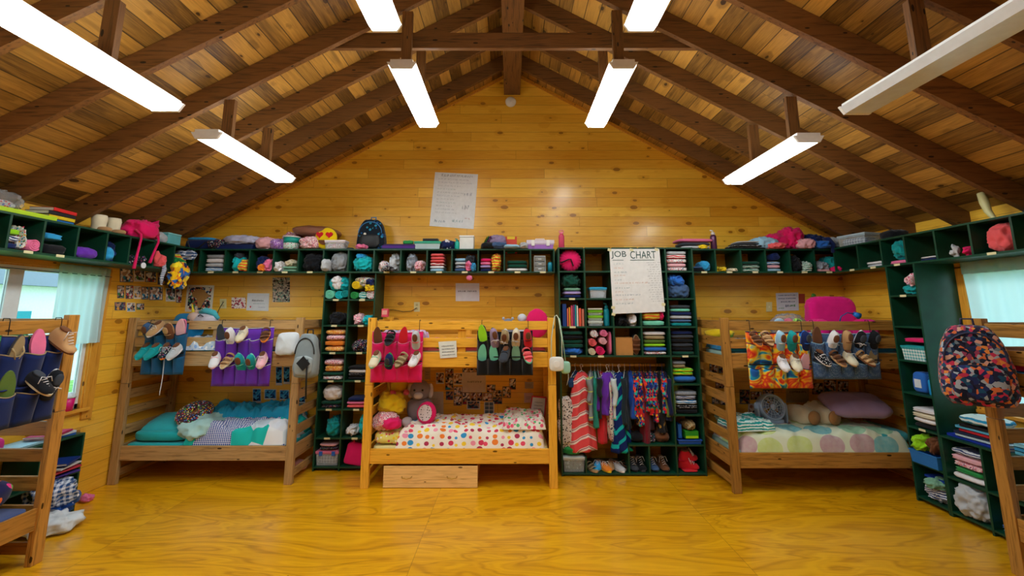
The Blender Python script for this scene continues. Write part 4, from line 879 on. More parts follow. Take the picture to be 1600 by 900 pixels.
def book(lab, loc, rz, w_, d, th, c1, group=None, up=False, ry=0):
    """w_ spine length, d cover width, th thickness; lying flat, or upright with spine towards -y"""
    t = thing('book', reg(lab), 'book', loc, rz, group)
    R_ = T(0, 0, 0) if not up else T(0, 0, w_/2, 0, PI/2, 0)
    b = MB()
    b.box(-w_/2, -d/2, 0, w_/2, d/2, .0025, M=R_).box(-w_/2, -d/2, th-.0025, w_/2, d/2, th, M=R_).box(-w_/2, -d/2, 0, w_/2, -d/2+.003, th, M=R_)
    b.build('cover', plain(c1, .5), t)
    MB().box(-w_/2+.004, -d/2+.003, .0026, w_/2-.004, d/2-.005, th-.0026, M=R_).build('pages', plain('#ebe6d6', .8), t)
    if ry: t.rotation_euler.y = ry
    return t
def bottle(lab, loc, h, r, body, cap, loop=True, name='water_bottle'):
    t = thing(name, reg(lab), 'bottle', loc)
    MB().lathe([(0, 0), (r*.9, 0), (r, .01), (r, h*.62), (r*.93, h*.7), (r*.6, h*.76), (0, h*.76)], 24).build('body', body, t, smooth=True)
    MB().lathe([(0, h*.76), (r*.62, h*.76), (r*.66, h*.86), (r*.4, h*.9), (0, h*.9)], 20).build('cap', cap, t, smooth=True)
    if loop: MB().tube([(r*.75*math.cos(a), 0, h*.9+r*.55*math.sin(a)) for a in [PI*2*i/14 for i in range(14)]], r*.16, 6, closed=True).build('carry_loop', cap, t, smooth=True)
    else: MB().tube([(0, 0, h*.88), (0, 0, h*.97), (-r*.9, 0, h*.99)], r*.2, 8).build('spout', cap, t, smooth=True)
    return t
def backpack(lab, loc, rz, w_, d, h, m, m2, m3, rx=0, name='backpack', hang=True):
    t = thing(name, reg(lab), 'backpack', loc, rz); t.rotation_euler.x = rx
    b = MB().sup(w_, d, h, .5, .4, noise=.012, nf=8, seed=seed(), nu=48, nv=28); b.v = [(x*(1-.38*max(z/h, 0)**2.2), y*(1-.3*max(z/h, 0)**2), z) for x, y, z in b.v]; b.build('body', m, t, smooth=True)
    MB().sup(w_*.74, d*.5, h*.45, .6, .6, noise=.008, nf=9, seed=seed(), c=(0, -d*.38, h*.06), nu=36, nv=20).build('front_pocket', m2, t, smooth=True)
    MB().tube([(w_*.40*math.cos(a), -d*.40, h*.55+h*.36*math.sin(a)) for a in [PI*i/16 for i in range(17)]], .006, 6).build('zip', m3, t, smooth=True)
    MB().tube([(-.035, d*.2, h*.96), (-.03, d*.2, h+.045), (.03, d*.2, h+.045), (.035, d*.2, h*.96)], .008, 6).build('top_handle', m3, t, smooth=True)
    for sx in (-1, 1): MB().tube([(sx*w_*.2, d*.4, h*.93), (sx*w_*.3, d*.62, h*.75), (sx*w_*.33, d*.62, h*.4), (sx*w_*.42, d*.3, h*.08)], .014, 6).build('shoulder_strap', m3, t, smooth=True)
    return t
P = plain
# left to right along the gable shelf
theap(328, 362, 374, 'dark_mix', 'crumpled bandana', nz=.02)
t = tub('storage_box', 'navy storage box under white gauze on the gable shelf top', 'box', (topB(345, 404)[0], 5.56, ZTOP), 0, topB(345, 404)[1], .26, .06, P('#1a2a66', .4))
theap(352, 406, 368, 'lilac', 'fluffy gauze scarf', z0=ZTOP+.062, mat=cloth('#c4c8ea'))
theap(404, 432, 371, 'rose', 'crumpled lace top'); theap(428, 448, 373, 'lilac', 'bunched flower garland', mat=cloth('#a878c8', ['#c8a0e0', '#7848a8', '#f0d8f0'], 'print', 60))
o = theap(442, 470, 362, 'pinkmix', 'crumpled flowered bag', yb=5.68, d=.18)
x, w_ = topB(446, 470); t = thing('storage_canister', reg('teal and white canister with patterned base on the gable shelf top'), 'container', (x, 5.50, ZTOP))
r_ = w_/2; MB().lathe([(0, 0), (r_*.9, 0), (r_*.95, .08), (0, .08)], 28).build('base', cloth('#d8ece6', ['#e07a9a', '#50a878', '#f0f0f0'], 'print', 60), t, smooth=True)
MB().lathe([(0, .081), (r_*.96, .081), (r_, .15), (0, .15)], 28).build('body', P('#12a39a', .4), t, smooth=True); MB().lathe([(0, .151), (r_*1.05, .151), (r_*1.05, .165), (0, .17)], 28).build('lid', P('#e8ecec', .4), t, smooth=True)
theap(472, 503, 370, 'pinkmix', 'crumpled flowered shirt', yb=5.52)
# sequin pillow and the emoji cushion
x, w_ = topB(460, 527, 5.6); seq = NT('sequins', .3, .8); seq.b.inputs['Metallic'].default_value = .55; pp, _ = seq.pos(); seq.bump(seq.n('ShaderNodeTexVoronoi', {'Vector': pp, 'Scale': 120}).outputs['Distance'], .8, .01); seq = seq.col(C('#a4705c'))
put(pillow(w_, .34, .15, 31), 'sequin_pillow', seq, (x, 5.60, ZTOP+.17), 0, 'bronze sequin pillow lying on top of the flowered bags', 'pillow', ry=.06)
x, w_ = topB(493, 527, 5.5); em = thing('heart_eyes_cushion', reg('round yellow smiling cushion with red heart eyes on the shelf'), 'cushion', (x, 5.47, ZTOP), 0)
R_ = w_/2*1.02; MB().sup(2*R_, .11, 2*R_, 1, 1, nu=36, nv=20).build('cover', cloth('#f8d614'), em, smooth=True)
hp = [(.5*(16*math.sin(a)**3)/16, .5*(13*math.cos(a)-5*math.cos(2*a)-2*math.cos(3*a)-math.cos(4*a))/16) for a in [2*PI*i/24 for i in range(24)]]
for sx in (-1, 1): MB().prism([(sx*R_*.42+p[0]*R_*.62, R_*1.28+p[1]*R_*.62) for p in hp][::-1], -.062, -.040).build('heart_eye', K['red'][1], em)
MB().prism([(R_*.52*math.cos(a), R_*.8+R_*.42*math.sin(a)) for a in [PI+PI*i/12 for i in range(13)]][::-1], -.058, -.035).build('mouth', K['brown'][1], em)
x, w_ = topB(515, 545); tub('clear_tub', 'clear tub of pink trinkets beside the yellow cushion', 'container', (x, 5.47, ZTOP), 0, w_, .14, .09, clear, P('#f0e8f0', .4), contents=K['pinkmix'][1])
put(MB().sup(.17, .1, .035, .5, .5), 'sunglasses_case', P('#20242c', .4), (topB(534, 550)[0], 5.56, ZTOP+.0), 0, 'black zipped case behind the clear tub of trinkets', 'case')
x, w_ = topB(556, 601, 5.56)
bp = backpack('black and blue school backpack standing on the gable shelf', (x, 5.6, ZTOP), 0, w_, .2, hgt(343, 5.55), cloth('#15202c', ['#1c5c9c', '#15202c', '#15202c', '#2c8ab0'], 'print', 26), P('#22262c', .5), P('#3d87c8', .5))
MB().lathe([(0, 0), (.018, 0), (.016, .008), (0, .008)], 20, M=T(-.055, -.108, .2, PI/2)).build('badge', P('#d8dcd8'), bp)
theap(557, 573, 381, 'pink', 'small bunched socks', d=.08, yb=5.45)
x, w_ = topB(599, 651)
for i, (c1, wd, lb) in enumerate((('#1c2a66', 1, 'navy'), ('#6a28b0', .96, 'purple'), ('#5a2898', .98, 'violet'), ('#3a1c60', .92, 'dark purple'))):
    book('%s notebook in the flat pile right of the backpack' % lb, (x+.005*i, 5.54, ZTOP+.0165*i), 0, w_*wd, .2, .016, c1, 'notebooks piled by the backpack')
theap(630, 646, 375, 'green', 'small crumpled ribbon', d=.06, yb=5.5, z0=ZTOP+.068, nz=.012)
x, w_ = topB(650, 690); tub('storage_tub', 'grey white tub with a teal corner on the shelf top', 'container', (x, 5.53, ZTOP), 0, w_, .18, .082, P('#b8ccd2', .35), P('#28b090', .4))
for i in (0, 1): book('%s book lying on the grey white tub' % ('black', 'charcoal')[i], (x+.03, 5.54, ZTOP+.106+i*.018), 0, .19, .13, .017, ('#1c1c22', '#3a3a42')[i])
theap(690, 712, 376, 'navy', 'crumpled navy headscarf'.replace('navy ', '')); theap(694, 704, 374, 'white', 'bunched socks', d=.1, yb=5.48)
bottle('turquoise bottle beside the white box', (topB(711, 719)[0], 5.5, ZTOP), .14, .032, P('#20bca8', .35), P('#109a90', .4), False)
x, w_ = topB(719, 741); t = thing('white_box', reg('white lidded box standing on the gable shelf top'), 'box', (x, 5.53, ZTOP)); MB().box(-w_/2, -.07, 0, w_/2, .07, .155).build('body', P('#e4e8e8', .5), t, bevel=.008); MB().box(-w_/2-.004, -.074, .156, w_/2+.004, .074, .178).build('lid', P('#f0f2f2', .5), t, bevel=.006)
for i, (c1, lb) in enumerate((('#e8c820', 'yellow'), ('#30a060', 'green'), ('#8a3a8a', 'purple'))):
    o = book('%s magazine leaning beside the white box' % lb, (topB(744, 756)[0]+.022*i, 5.52, ZTOP+.004), 0, .19, .14, .008, c1, 'magazines by the white box', up=True); o.rotation_euler.y = .5
theap(752, 778, 379, 'black', 'fabric bag', yb=5.5, nz=.012); theap(764, 790, 367, 'mauve', 'crumpled jumper', yb=5.6); theap(768, 792, 378, 'denim', 'crumpled shirt', yb=5.48)
x, w_ = topB(784, 813); t = book('red and teal picture book leaning on the wall above the shelf', (x, 5.62, ZTOP+.005), 0, .15, w_, .012, '#d8402c'); t.rotation_euler = (PI/2-.25, 0, 0); t.location.z += .07
for cc, (a, b_) in enumerate((('#1a8ab0', -.42), ('#f0c830', .42))): MB().box(-.05, b_*w_-.02, .0125, .05, b_*w_+.02, .0135).build('cover_art', P(a), t)
theap(785, 812, 383, 'lblue', 'folded cloth', yb=5.46, nz=.008); theap(812, 824, 379, 'lgrey', 'crumpled plastic bag', yb=5.5)
x, w_ = topB(823, 864); t = tub('tackle_box', 'lilac tackle box with a clear lid and handle', 'box', (x, 5.52, ZTOP), 0, w_, .17, .07, P('#b07ad8', .4), P('#e2d8ea', .25), P('#f0f0f0', .4), lidh=.045)
MB().tube([(-.06, 0, .12), (-.055, 0, .14), (.055, 0, .14), (.06, 0, .12)], .006, 8).build('handle', P('#efe9f2', .4), t)
bottle('pink flask with loop lid standing at the closet top corner', (at(877, 387, Y=5.45).x, 5.42, ZT+.001), .24, .036, P('#d8406a', .35), P('#f08098', .4))
# right of the closet
x, w_ = topB(1056, 1108)
for i, (k, f_, ph) in enumerate((('lgrey', .85, 'bottom'), ('dgrey', .9, 'middle'), ('pink', 1.05, 'top'))):
    put(MB().sup(w_*f_, .26, .045 if i < 2 else .05, .35, .6, noise=.008, nf=12, seed=seed(), layers=1), 'folded_shirt', km(k), (x, 5.55, ZTOP+.044*i), .03*i, '%s folded cloth, %s of pile beside the purple water bottle' % (nm(k), ph), 'folded clothes', 'folded clothes beside the water bottle')
theap(1090, 1104, 382, 'yellow', 'bunched socks', d=.1, yb=5.45)
bottle('purple metal water bottle with white spout on the shelf', (topB(1109, 1122, 5.5)[0], 5.5, ZTOP), .25, .038, P('#5c3058', .3, .6, .4), P('#e8e8ea', .4), False)
x, w_ = topB(1134, 1190)
for i, (k, f_) in enumerate((('black', 1), ('bwmix', .95), ('dgrey', .8), ('lgrey', .7))):
    put(MB().sup(w_*f_, .26, .027, .4, .6, noise=.008, nf=12, seed=seed(), layers=1), 'folded_shirt', km(k), (x+.01*i, 5.54, ZTOP+.026*i), 0, '%s folded cloth, %s of the low pile right of bottle' % (nm(k), ('bottom', 'second up', 'third up', 'top')[i]), 'folded clothes', 'low pile on the shelf top')
theap(1172, 1212, 370, 'lblue', 'crumpled shirt', yb=5.54, ph=' beside the pink heap'); theap(1192, 1240, 364, 'hot', 'crumpled blanket', yb=5.62, z0=ZTOP, nz=.045); theap(1196, 1222, 379, 'coral', 'crumpled top', yb=5.46)
theap(1222, 1250, 354, 'hot', 'bunched hooded jacket', yb=5.58, nz=.05, ph=', tallest of the heap'); theap(1242, 1268, 372, 'rose', 'crumpled shirt', yb=5.48, ph=' right of the hooded jacket')
theap(1254, 1284, 366, 'navy', 'crumpled hoodie', yb=5.58, nz=.04); theap(1276, 1305, 370, 'lgrey', 'crumpled jumper', yb=5.6, ph=' right end'); theap(1268, 1292, 376, 'blue', 'crumpled swimsuit', yb=5.46)
t = thing('lanyard', reg('navy strap hanging down over the right shelf corner'), 'strap', at(1302, 395, Y=5.37)); MB().tube([(0, 0, .0), (.005, -.005, .1), (-.01, .04, .175), (-.03, .12, .19)], [.022, .03, .03, .02], 8).build('strap', km('navy'), t, smooth=True)
pb = at(1345, 383, Y=5.2); tub('clear_box', 'clear blue box of belongings in the right shelf corner', 'container', (4.14, 5.18, ZTOP), -PI/2+.2, .34, .22, .12, clear, P('#b8d0e0', .3), contents=K['plaid'][1])
pw_ = at(1395, 372, X=4.1); put(MB().sup(.22, .2, .1, .7, .8, noise=.02, nf=12, seed=seed()), 'waist_pouch', K['black'][1], (4.12, pw_.y, ZTOP), -PI/2, 'small black pouch on the right wall shelf top', 'pouch')
a = at(1562, 335, X=4.15); zc = at(1540, 297, X=4.15).z
t = thing('plastic_strip', reg('pale curved plastic strip sticking up from right wall shelf'), 'strip', (4.15, a.y, ZTOP))
q = [(0, -.0, .0), (0, .05, .03), (0, .085, .10), (0, .10, .18), (0, .12, .27)]
MB().tube(q, [.012, .018, .026, .034, .026], 10).build('strip', P('#d8d49a', .4), t, smooth=True)
put(MB().sup(.3, .2, .05, .6, .8, noise=.01, nf=12, seed=seed()), 'dark_bundle', K['black'][1], (4.15, 3.3, ZTOP), -PI/2, 'flat black bundle at the near end of right wall shelf top', 'clothes')
# left wall shelf top
def lw(px): return at(px, 350, X=-4.05).y
t = thing('board_game', reg('lime green board game box lying on the left wall shelf'), 'box', (-4.05, 3.42, ZTOP), PI/2); MB().box(-.28, -.18, 0, .28, .18, .035).build('lid', P('#b8e020', .5), t, bevel=.004); MB().box(-.275, -.175, .0, .275, .175, .01).build('tray', P('#2060a0', .5), t)
pbag = NT('plastic_bag', .08, .6); pbag.b.inputs['Transmission Weight'].default_value = .85; pbag.b.inputs['IOR'].default_value = 1.05; pbag = pbag.col((.9, .92, .95, 1))
t = thing('plastic_bag', reg('clear plastic bag of small red things on the green game box'), 'bag', (-4.05, 3.36, ZTOP+.036), PI/2)
MB().sup(.34, .24, .15, .8, .8, noise=.035, nf=11, seed=seed(), nu=50, nv=26).build('bag', pbag, t, smooth=True); MB().sup(.24, .16, .07, .8, .8, noise=.03, nf=16, seed=seed()).build('contents', cloth('#d8d0d8', ['#c82840', '#e8e8f0', '#4060b0', '#c82840'], 'print', 45), t, smooth=True)
for i, (c1, lb) in enumerate((('#1a6ab0', 'blue'), ('#e8c820', 'yellow'), ('#20242c', 'black'), ('#d82828', 'red'))):
    book('%s book in the pile beside the plastic bag' % lb, (-4.03+.006*i, 3.78+.012*(i % 2), ZTOP+.031*i), PI/2+.05*i, .26-.02*(i % 2), .19, .03, c1, 'books piled on the left wall shelf')
for i, px in enumerate((153, 176)):
    a = at(px, 362, X=-3.98); t = thing('sheepskin_boot', reg('cream fluffy boot with tan toe, %s of the pair' % ('left', 'right')[i]), 'boot', (-4.0, a.y+.02, ZTOP), PI/2, 'pair of cream boots on the left wall shelf')
    MB().lathe([(0, 0), (.05, 0), (.058, .03), (.056, .07), (.062, .13), (.055, .165), (0, .165)], 20).build('shaft', K['cream'][1], t, smooth=True)
    MB().sup(.095, .15, .05, .9, .7, c=(0, -.05, 0)).build('toe', K['tan'][1], t, smooth=True)
# pink drawstring bag hanging over the shelf edge
a = at(222, 362, X=-3.95); t = thing('pink_bag', reg('hot pink drawstring bag slumped on the left wall shelf edge'), 'bag', (-3.97, a.y, ZTOP), PI/2)
MB().sup(.36, .24, .2, .8, .7, noise=.04, nf=9, seed=seed(), nu=56, nv=30).build('body', K['hot'][1], t, smooth=True)
MB().grid(lambda u, v: ((u-.2)*.26, .02*math.sin(u*5), .12+.13*v*u), 10, 6).build('flap', K['hot'][1], t, smooth=True, solid=.006)
for x0, x1, z1 in ((-.13, -.17, -.33), (.10, .02, -.25)):
    MB().tube([(x0, -.06, .08), (x0, -.125, .03), (x0, -.13, -.02), ((x0+x1)/2, -.13, z1*.5), (x1, -.13, z1)], [.012, .012, .011, .011, .016], 8).build('strap', K['hot'][1], t, smooth=True)
def lthing(px, w_, h, k, what, d=.2, nz=.02, name=None, mat=None, dz=0, x=-4.0): 
    a = at(px, 375, X=x); return put(MB().sup(w_, d, h, .7, .75, noise=nz, nf=13, seed=seed(), nu=44, nv=24), name or what.split()[-1], mat or km(k), (x, a.y, ZTOP+dz), PI/2, what, 'bag' if 'bag' in what else 'clothes')
lthing(247, .13, .12, 'lgrey', 'pale grey crumpled pouch right of the pink bag'.replace(' right of the pink bag', ' beside the pink bag'), name='pouch', d=.12); lthing(259, .12, .08, 'lime', 'lime green crumpled cloth near the shelf corner', name='cloth', d=.1)
a = at(281, 385, X=-3.98); t = thing('teal_box', reg('pale teal box in the left shelf corner'), 'box', (-4.02, 5.12, ZTOP), PI/2); MB().box(-.1, -.08, 0, .1, .08, .12).build('body', P('#6cc4cc', .5), t, bevel=.006); MB().box(-.103, -.083, .121, .103, .083, .14).build('lid', P('#8ad4da', .5), t, bevel=.004)
t = thing('cooler_bag', reg('navy cooler bag with bright blue lid in the left corner'), 'bag', (topB(298, 338, 5.58)[0], 5.6, ZTOP), .0); wv = topB(296, 340, 5.58)[1]
MB().sup(wv, .28, .13, .4, .4, noise=.008, nf=8, seed=3).build('body', K['navy'][1], t, smooth=True); MB().sup(wv*.97, .27, .05, .5, .7, c=(0, 0, .115)).build('lid', K['sky'][1], t, smooth=True); MB().tube([(-wv*.35, -.14, .1), (-wv*.2, -.16, .0), (wv*.1, -.16, .02), (wv*.3, -.14, .1)], .008, 6).build('strap', K['black'][1], t, smooth=True)
# trinkets and flag overflow hanging from the left corner cubbies
def dangler(px, pyt, pyb, k, lab, X=-3.835, r=.022, tip=None):
    a = at(px, pyt, X=X); b_ = at(px, pyb, X=X); t = thing('hanging_charm', reg(lab), 'charm', (a.x, a.y, b_.z), PI/2); H_ = a.z-b_.z
    MB().tube([(0, 0, H_), (.008, -.006, H_*.6), (-.006, 0, H_*.3), (0, 0, 0)], [r*.4, r, r*.8, r*.5], 8).build('ribbon', km(k), t, smooth=True)
    if tip: MB().lathe([(0, 0), (.03, 0), (.03, .008), (0, .008)], 20, M=T(0, -.01, -.02, PI/2)).build('medal', P(tip, .3), t)
dangler(224, 400, 412, 'dark_mix', 'small round white medal hanging below the left shelf', tip='#dfe8f2'); dangler(257, 405, 446, 'wstripe', 'navy and white plaited ribbon hanging below the left shelf')
dangler(246, 392, 410, 'coral', 'coral tassel hanging in the left corner', r=.03)
a = at(292, 405, X=-3.84); put(MB().sup(.2, .12, .29, .8, .7, noise=.05, nf=12, seed=seed(), nu=56, nv=34), 'flag_bundle', cloth('#f0c018', ['#f0c018', '#2a62b0', '#f0c018', '#e07a20', '#1c2c5c', '#f6e030'], 'floral', 22), (-3.80, 5.06, 2.06), PI/2, 'yellow and blue bunched flag hanging from the left corner cubby', 'flag')
a = at(275, 440, X=-4.2); put(MB().sup(.2, .09, .18, .8, .8, noise=.04, nf=12, seed=seed(), nu=50, nv=28), 'black_cap', K['black'][1], (-4.2, at(276, 440, X=-4.2).y, at(276, 452, X=-4.2).z), PI/2, 'black cap hanging among the photos on the left wall', 'cap')

# cubby containers ------------------------------------------------
c = cb[14]; t = thing('drawer_organizer', reg('small clear three drawer organizer in the last cubby before closet'), 'container', c.W(.38, .1, 0)); MB().box(-.07, -.07, 0, .07, .07, .006).box(-.07, -.07, .19, .07, .07, .196).box(-.07, -.07, 0, -.066, .07, .19).box(.066, -.07, 0, .07, .07, .19).build('frame', P('#dfe6ea', .3), t)
for k in range(3): dw = MB().box(-.062, -.074, .01+.06*k, .062, .06, .062+.06*k).build('drawer', clear, t, bevel=.002); MB().box(-.02, -.082, .03+.06*k, .02, -.075, .038+.06*k).build('pull', P('#ffffff', .3), dw)
put(MB().lathe([(0, 0), (.03, 0), (.032, .1), (.02, .12), (0, .12)], 18), 'spray_bottle', P('#1a98b8', .4), c.W(.85, .08, 0), 0, 'small teal bottle beside the clear drawer organizer', 'bottle')
c = cellC(1, 1); tub('lidded_tub', 'clear tub with a sky blue lid in closet row two', 'container', c.W(.5, .12, 0), 0, .2, .15, .11, clear, P('#28a8d8', .4), contents=K['white'][1])
c = cellC(0, 2)
xs_ = .03
for i, (c1, th, hh, lb) in enumerate((('#18408c', .05, .26, 'tall dark blue'), ('#e8705a', .02, .21, 'coral'), ('#f2a030', .022, .22, 'orange'), ('#d84868', .024, .24, 'crimson'), ('#8a4a8a', .018, .25, 'plum'), ('#28b0b8', .016, .25, 'turquoise'), ('#ece6da', .02, .24, 'cream'), ('#e85a40', .034, .21, 'orange red'), ('#d8806a', .03, .2, 'salmon'))):
    book('%s book standing in closet row three' % lb, c.W(0, 0, 0)+Vector((xs_, .11, 0)), 0, hh, .15, th, c1, 'books standing in the closet', up=True); xs_ += th+.003
c = cellC(1, 2)
for i, (cc, lb) in enumerate((('#dfe8e0', 'pale'), ('#8ad820', 'lime'), ('#7ac818', 'green'))):
    tub('small_box', '%s clear box in the stack of three, closet row three' % lb, 'container', c.W(.36, .12, .002+i*.062), 0, .17, .15, .045, clear, P(cc, .4), contents=P(cc, .5), lidh=.012)
book('white notebook lying on the stack of clear boxes', c.W(.36, .12, .192), 0, .17, .14, .02, '#e4e4da')
bottle('tall teal flask standing in closet row three', c.W(.84, .1, 0), .27, .034, P('#1898b0', .3), P('#1898b0', .4), False)
c = cellC(2, 3); t = thing('cardboard_box', reg('brown cardboard box in closet row four'), 'box', c.W(.36, .12, 0)); MB().box(-.1, -.09, 0, .1, .09, .2).build('body', P('#c08848', .85), t, bevel=.002); MB().box(-.1, -.091, .2, -.005, .09, .203).box(.005, -.091, .2, .1, .09, .203).build('flap', P('#b47c3e', .85), t)
shoe('sandal', 'brown', 'khaki', 'brown sandal standing beside the cardboard box', Matrix.Translation(c.W(.84, .06, .12)) @ frame((0, .1, -1), (0, -1, 0), (0, 0, 0)))
shoe('sandal', 'dgrey', 'black', 'black sandal standing behind the brown sandal', Matrix.Translation(c.W(.84, .14, .12)) @ frame((0, .1, -1), (0, -1, 0), (0, 0, 0)))
c = cellT(2); tub('blue_tray', 'royal blue tray in the closet side cubby', 'container', c.W(.5, .1, 0), 0, .27, .18, .05, P('#1c58c0', .4))
t = thing('snack_box', reg('green and black snack box on the blue tray'), 'box', c.W(.62, .09, .053)); MB().box(-.075, -.05, 0, .075, .05, .08).build('carton', P('#2a9a28', .5), t, bevel=.002); MB().box(-.07, -.0512, .004, .07, -.05, .03).build('stripe', P('#b0e818', .5), t)
t = thing('blue_binder', reg('blue folder standing on the blue tray'), 'folder', c.W(.2, .12, .053)); MB().box(-.02, -.06, 0, .02, .06, .15).build('cover', P('#1a68c8', .4), t, bevel=.003)
heap(c, .6, .45, .09, 'khaki', 'crumpled hat', z0=.14)
c = cellT(3)
for i, (z_, k) in enumerate(((.022, 'red'), (.11, 'hot'))):
    for sx in (-.2, .2): pass
    shoe('boot', 'red', 'hot', 'red rain boot lying %s in the bottom closet cubby' % ('low', 'on the other')[i], Matrix.Translation(c.W(.5, .12, z_)) @ frame((1, -.2+.4*i, 0), (0, -.3, 1), (0, 0, 0)), L=.24)
c = cell1(0, 6); tub('clear_bin', 'clear plastic bin with pink lid, bottom of left tower', 'container', c.W(.5, .13, 0), 0, .26, .2, .14, clear, P('#e87aa0', .4), P('#2a6ad0', .4), contents=K['plaid'][1])
stack(c, .5, .8, ['dark_mix', 'rose'], .07, z0=.17)
c = cell1(1, 6); t = thing('pink_tote', reg('hot pink tote leaning in the bottom right cubby of left tower'), 'bag', c.W(.45, .07, .0)); t.rotation_euler = (-.15, .18, 0)
MB().sup(.24, .08, .24, .3, .3, noise=.008, nf=9, seed=4).build('body', K['hot'][1], t, smooth=True); MB().tube([(-.06, -.03, .22), (-.05, -.05, .29), (.05, -.05, .29), (.06, -.03, .22)], .007, 6).build('handle', K['hot'][1], t, smooth=True)
c = cell3(2); tub('patterned_box', 'teal and white patterned box in the right wall tower', 'box', c.W(.5, .12, 0), c.rz, .25, .2, .12, cloth('#e4f0f0', '#2aa0a8', 'plaid', 34), P('#2aa8b0', .5))
c = cell3(3); t = thing('lunch_bag', reg('blue lunch bag in the right wall tower'), 'bag', c.W(.38, .12, 0), c.rz); MB().sup(.14, .12, .2, .4, .4, noise=.006, nf=9, seed=5).build('body', K['blue'][1], t, smooth=True); MB().box(-.035, -.064, .05, .035, -.058, .13).build('label', P('#dfe8f0'), t)
bottle('sky blue bottle beside the blue lunch bag', c.W(.78, .08, 0), .19, .028, P('#2aa0e8', .3), P('#1878c0', .4), False)
c = cell3(5); tub('blue_basket', 'blue plastic basket jutting from the right wall tower', 'basket', c.W(.5, .1, 0), c.rz, .29, .26, .12, P('#2a78c8', .4))
c = cell3(6); book('royal blue folder under the shorts, right wall tower bottom', c.W(.5, .13, .19), c.rz, .2, .16, .02, '#1c48c0')
# top of the low right unit
yy = 4.02
for i, (c1, w2, lb) in enumerate((('#1c38b0', .5, 'long royal blue'), ('#b8d4e8', .40, 'pale blue'), ('#1c2c50', .34, 'dark navy'), ('#c02030', .32, 'red'), ('#58b0d8', .30, 'sky blue'), ('#16181e', .3, 'black'))):
    book('%s folder in the pile on the low right unit' % lb, (4.13, yy+.02*(-1)**i, .691+.024*i), -PI/2+.06*(i % 3-1), w2, .26, .022, c1, 'folders piled under the right window')
for i, (c1, lb) in enumerate((('#68c0e0', 'light'), ('#3aa0d8', 'mid'), ('#8ad0ea', 'pale'))): book('%s blue paperback beside the folder pile' % lb, (4.12, 3.66, .716+.03*i) if 0 else (4.12, 3.66, .691+.03*i), -PI/2, .17, .2, .028, c1, 'paperbacks under the right window')
put(MB().sup(.3, .24, .08, .5, .7, noise=.015, nf=11, seed=7, nu=44, nv=22), 'swirl_towel', cloth('#d8f0f4', '#1c88b8', 'stripes', 26), (4.1, 4.0, .84), -PI/2, 'blue and white striped towel on top of the folder pile', 'towel')
put(MB().sup(.12, .1, .04, .6, .8), 'pink_pouch', K['hot'][1], (4.05, 3.53, .691), 0, 'small hot pink pouch at the edge of the low right unit', 'pouch')

# hanging from bunks ----------------------------------------------
gp = cloth('#8d9aa0')
o = at(478, 590, Y=4.93)
bp = backpack('grey backpack hanging on the right post of the back left bunk', (o.x, 4.925, o.z), -.1, .27, .15, .46, gp, cloth('#a2aeb2'), P('#1c2026', .6))
MB().box(-.055, -.005, -.05, .055, .004, .055, M=T(.03, -.125, .16, 0, PI/4, 0)).build('patch', P('#15181c', .6), bp); MB().tube([(.06, -.1, .2), (.07, -.11, 0), (.075, -.1, -.2)], .009, 6).build('loose_strap', P('#15181c', .6), bp, smooth=True)
o = at(1524, 632, Y=3.5)
fl = cloth('#2a2c44', ['#c8683a', '#1f2a5a', '#6a7a88', '#1c1e30', '#b83050', '#282838', '#c89888', '#1c4a6a', '#2a2a38', '#8a3a58', '#20203a', '#d88840', '#182a50', '#9aa4b0', '#101428'], 'floral', 46)
bp = backpack('multicoloured floral backpack hanging on the right foreground bunk post', (at(1533, 632, Y=3.28).x, 3.28, at(1533, 634, Y=3.28).z), -.7, .40, .22, .56, fl, cloth('#23243c', ['#1f2a5a', '#c8683a', '#20203a', '#b83050', '#101428', '#9aa4b0', '#1c4a6a'], 'floral', 40), P('#242a4c', .6))
# white purse and mint camera pouch on long straps
a = at(866, 497, Y=4.86); z1 = at(870, 580, Y=4.86).z; H_ = a.z-z1
t = thing('white_purse', reg('small white purse on a long pale strap, middle bunk right post'), 'purse', (at(870, 580, Y=4.84).x, 4.855, z1), 0)
MB().sup(.155, .05, .15, .5, .5, nu=32).build('body', P('#e8ecea', .45), t, smooth=True); MB().lathe([(0, 0), (.035, 0), (.035, .006), (0, .006)], 20, M=T(0, -.024, .075, PI/2)).build('round_pocket', P('#f4f6f4', .4), t)
MB().tube([(-.055, 0, .12), (-.05, .0, .35), (-.01, .012, H_+.02), (.012, .03, H_+.03), (.03, .012, H_+.0), (.06, 0, .35), (.06, 0, .12)], .006, 6).build('strap', P('#d4e6d0', .5), t, smooth=True)
t = thing('mint_pouch', reg('mint green camera pouch hanging beside the white purse'), 'pouch', (at(884, 582, Y=4.9).x, 4.90, at(884, 584, Y=4.9).z), .5)
MB().sup(.11, .06, .13, .6, .6).build('body', P('#a4dcc4', .5), t, smooth=True); MB().tube([(0, 0, .12), (-.03, 0, .35), (-.07, 0, H_+.03)], .005, 6).build('strap', P('#a4dcc4', .5), t, smooth=True); MB().tube([(.03, 0, .02), (.035, 0, -.05), (.01, 0, -.12)], .003, 5).build('cord', P('#e8e8e0', .5), t, smooth=True)

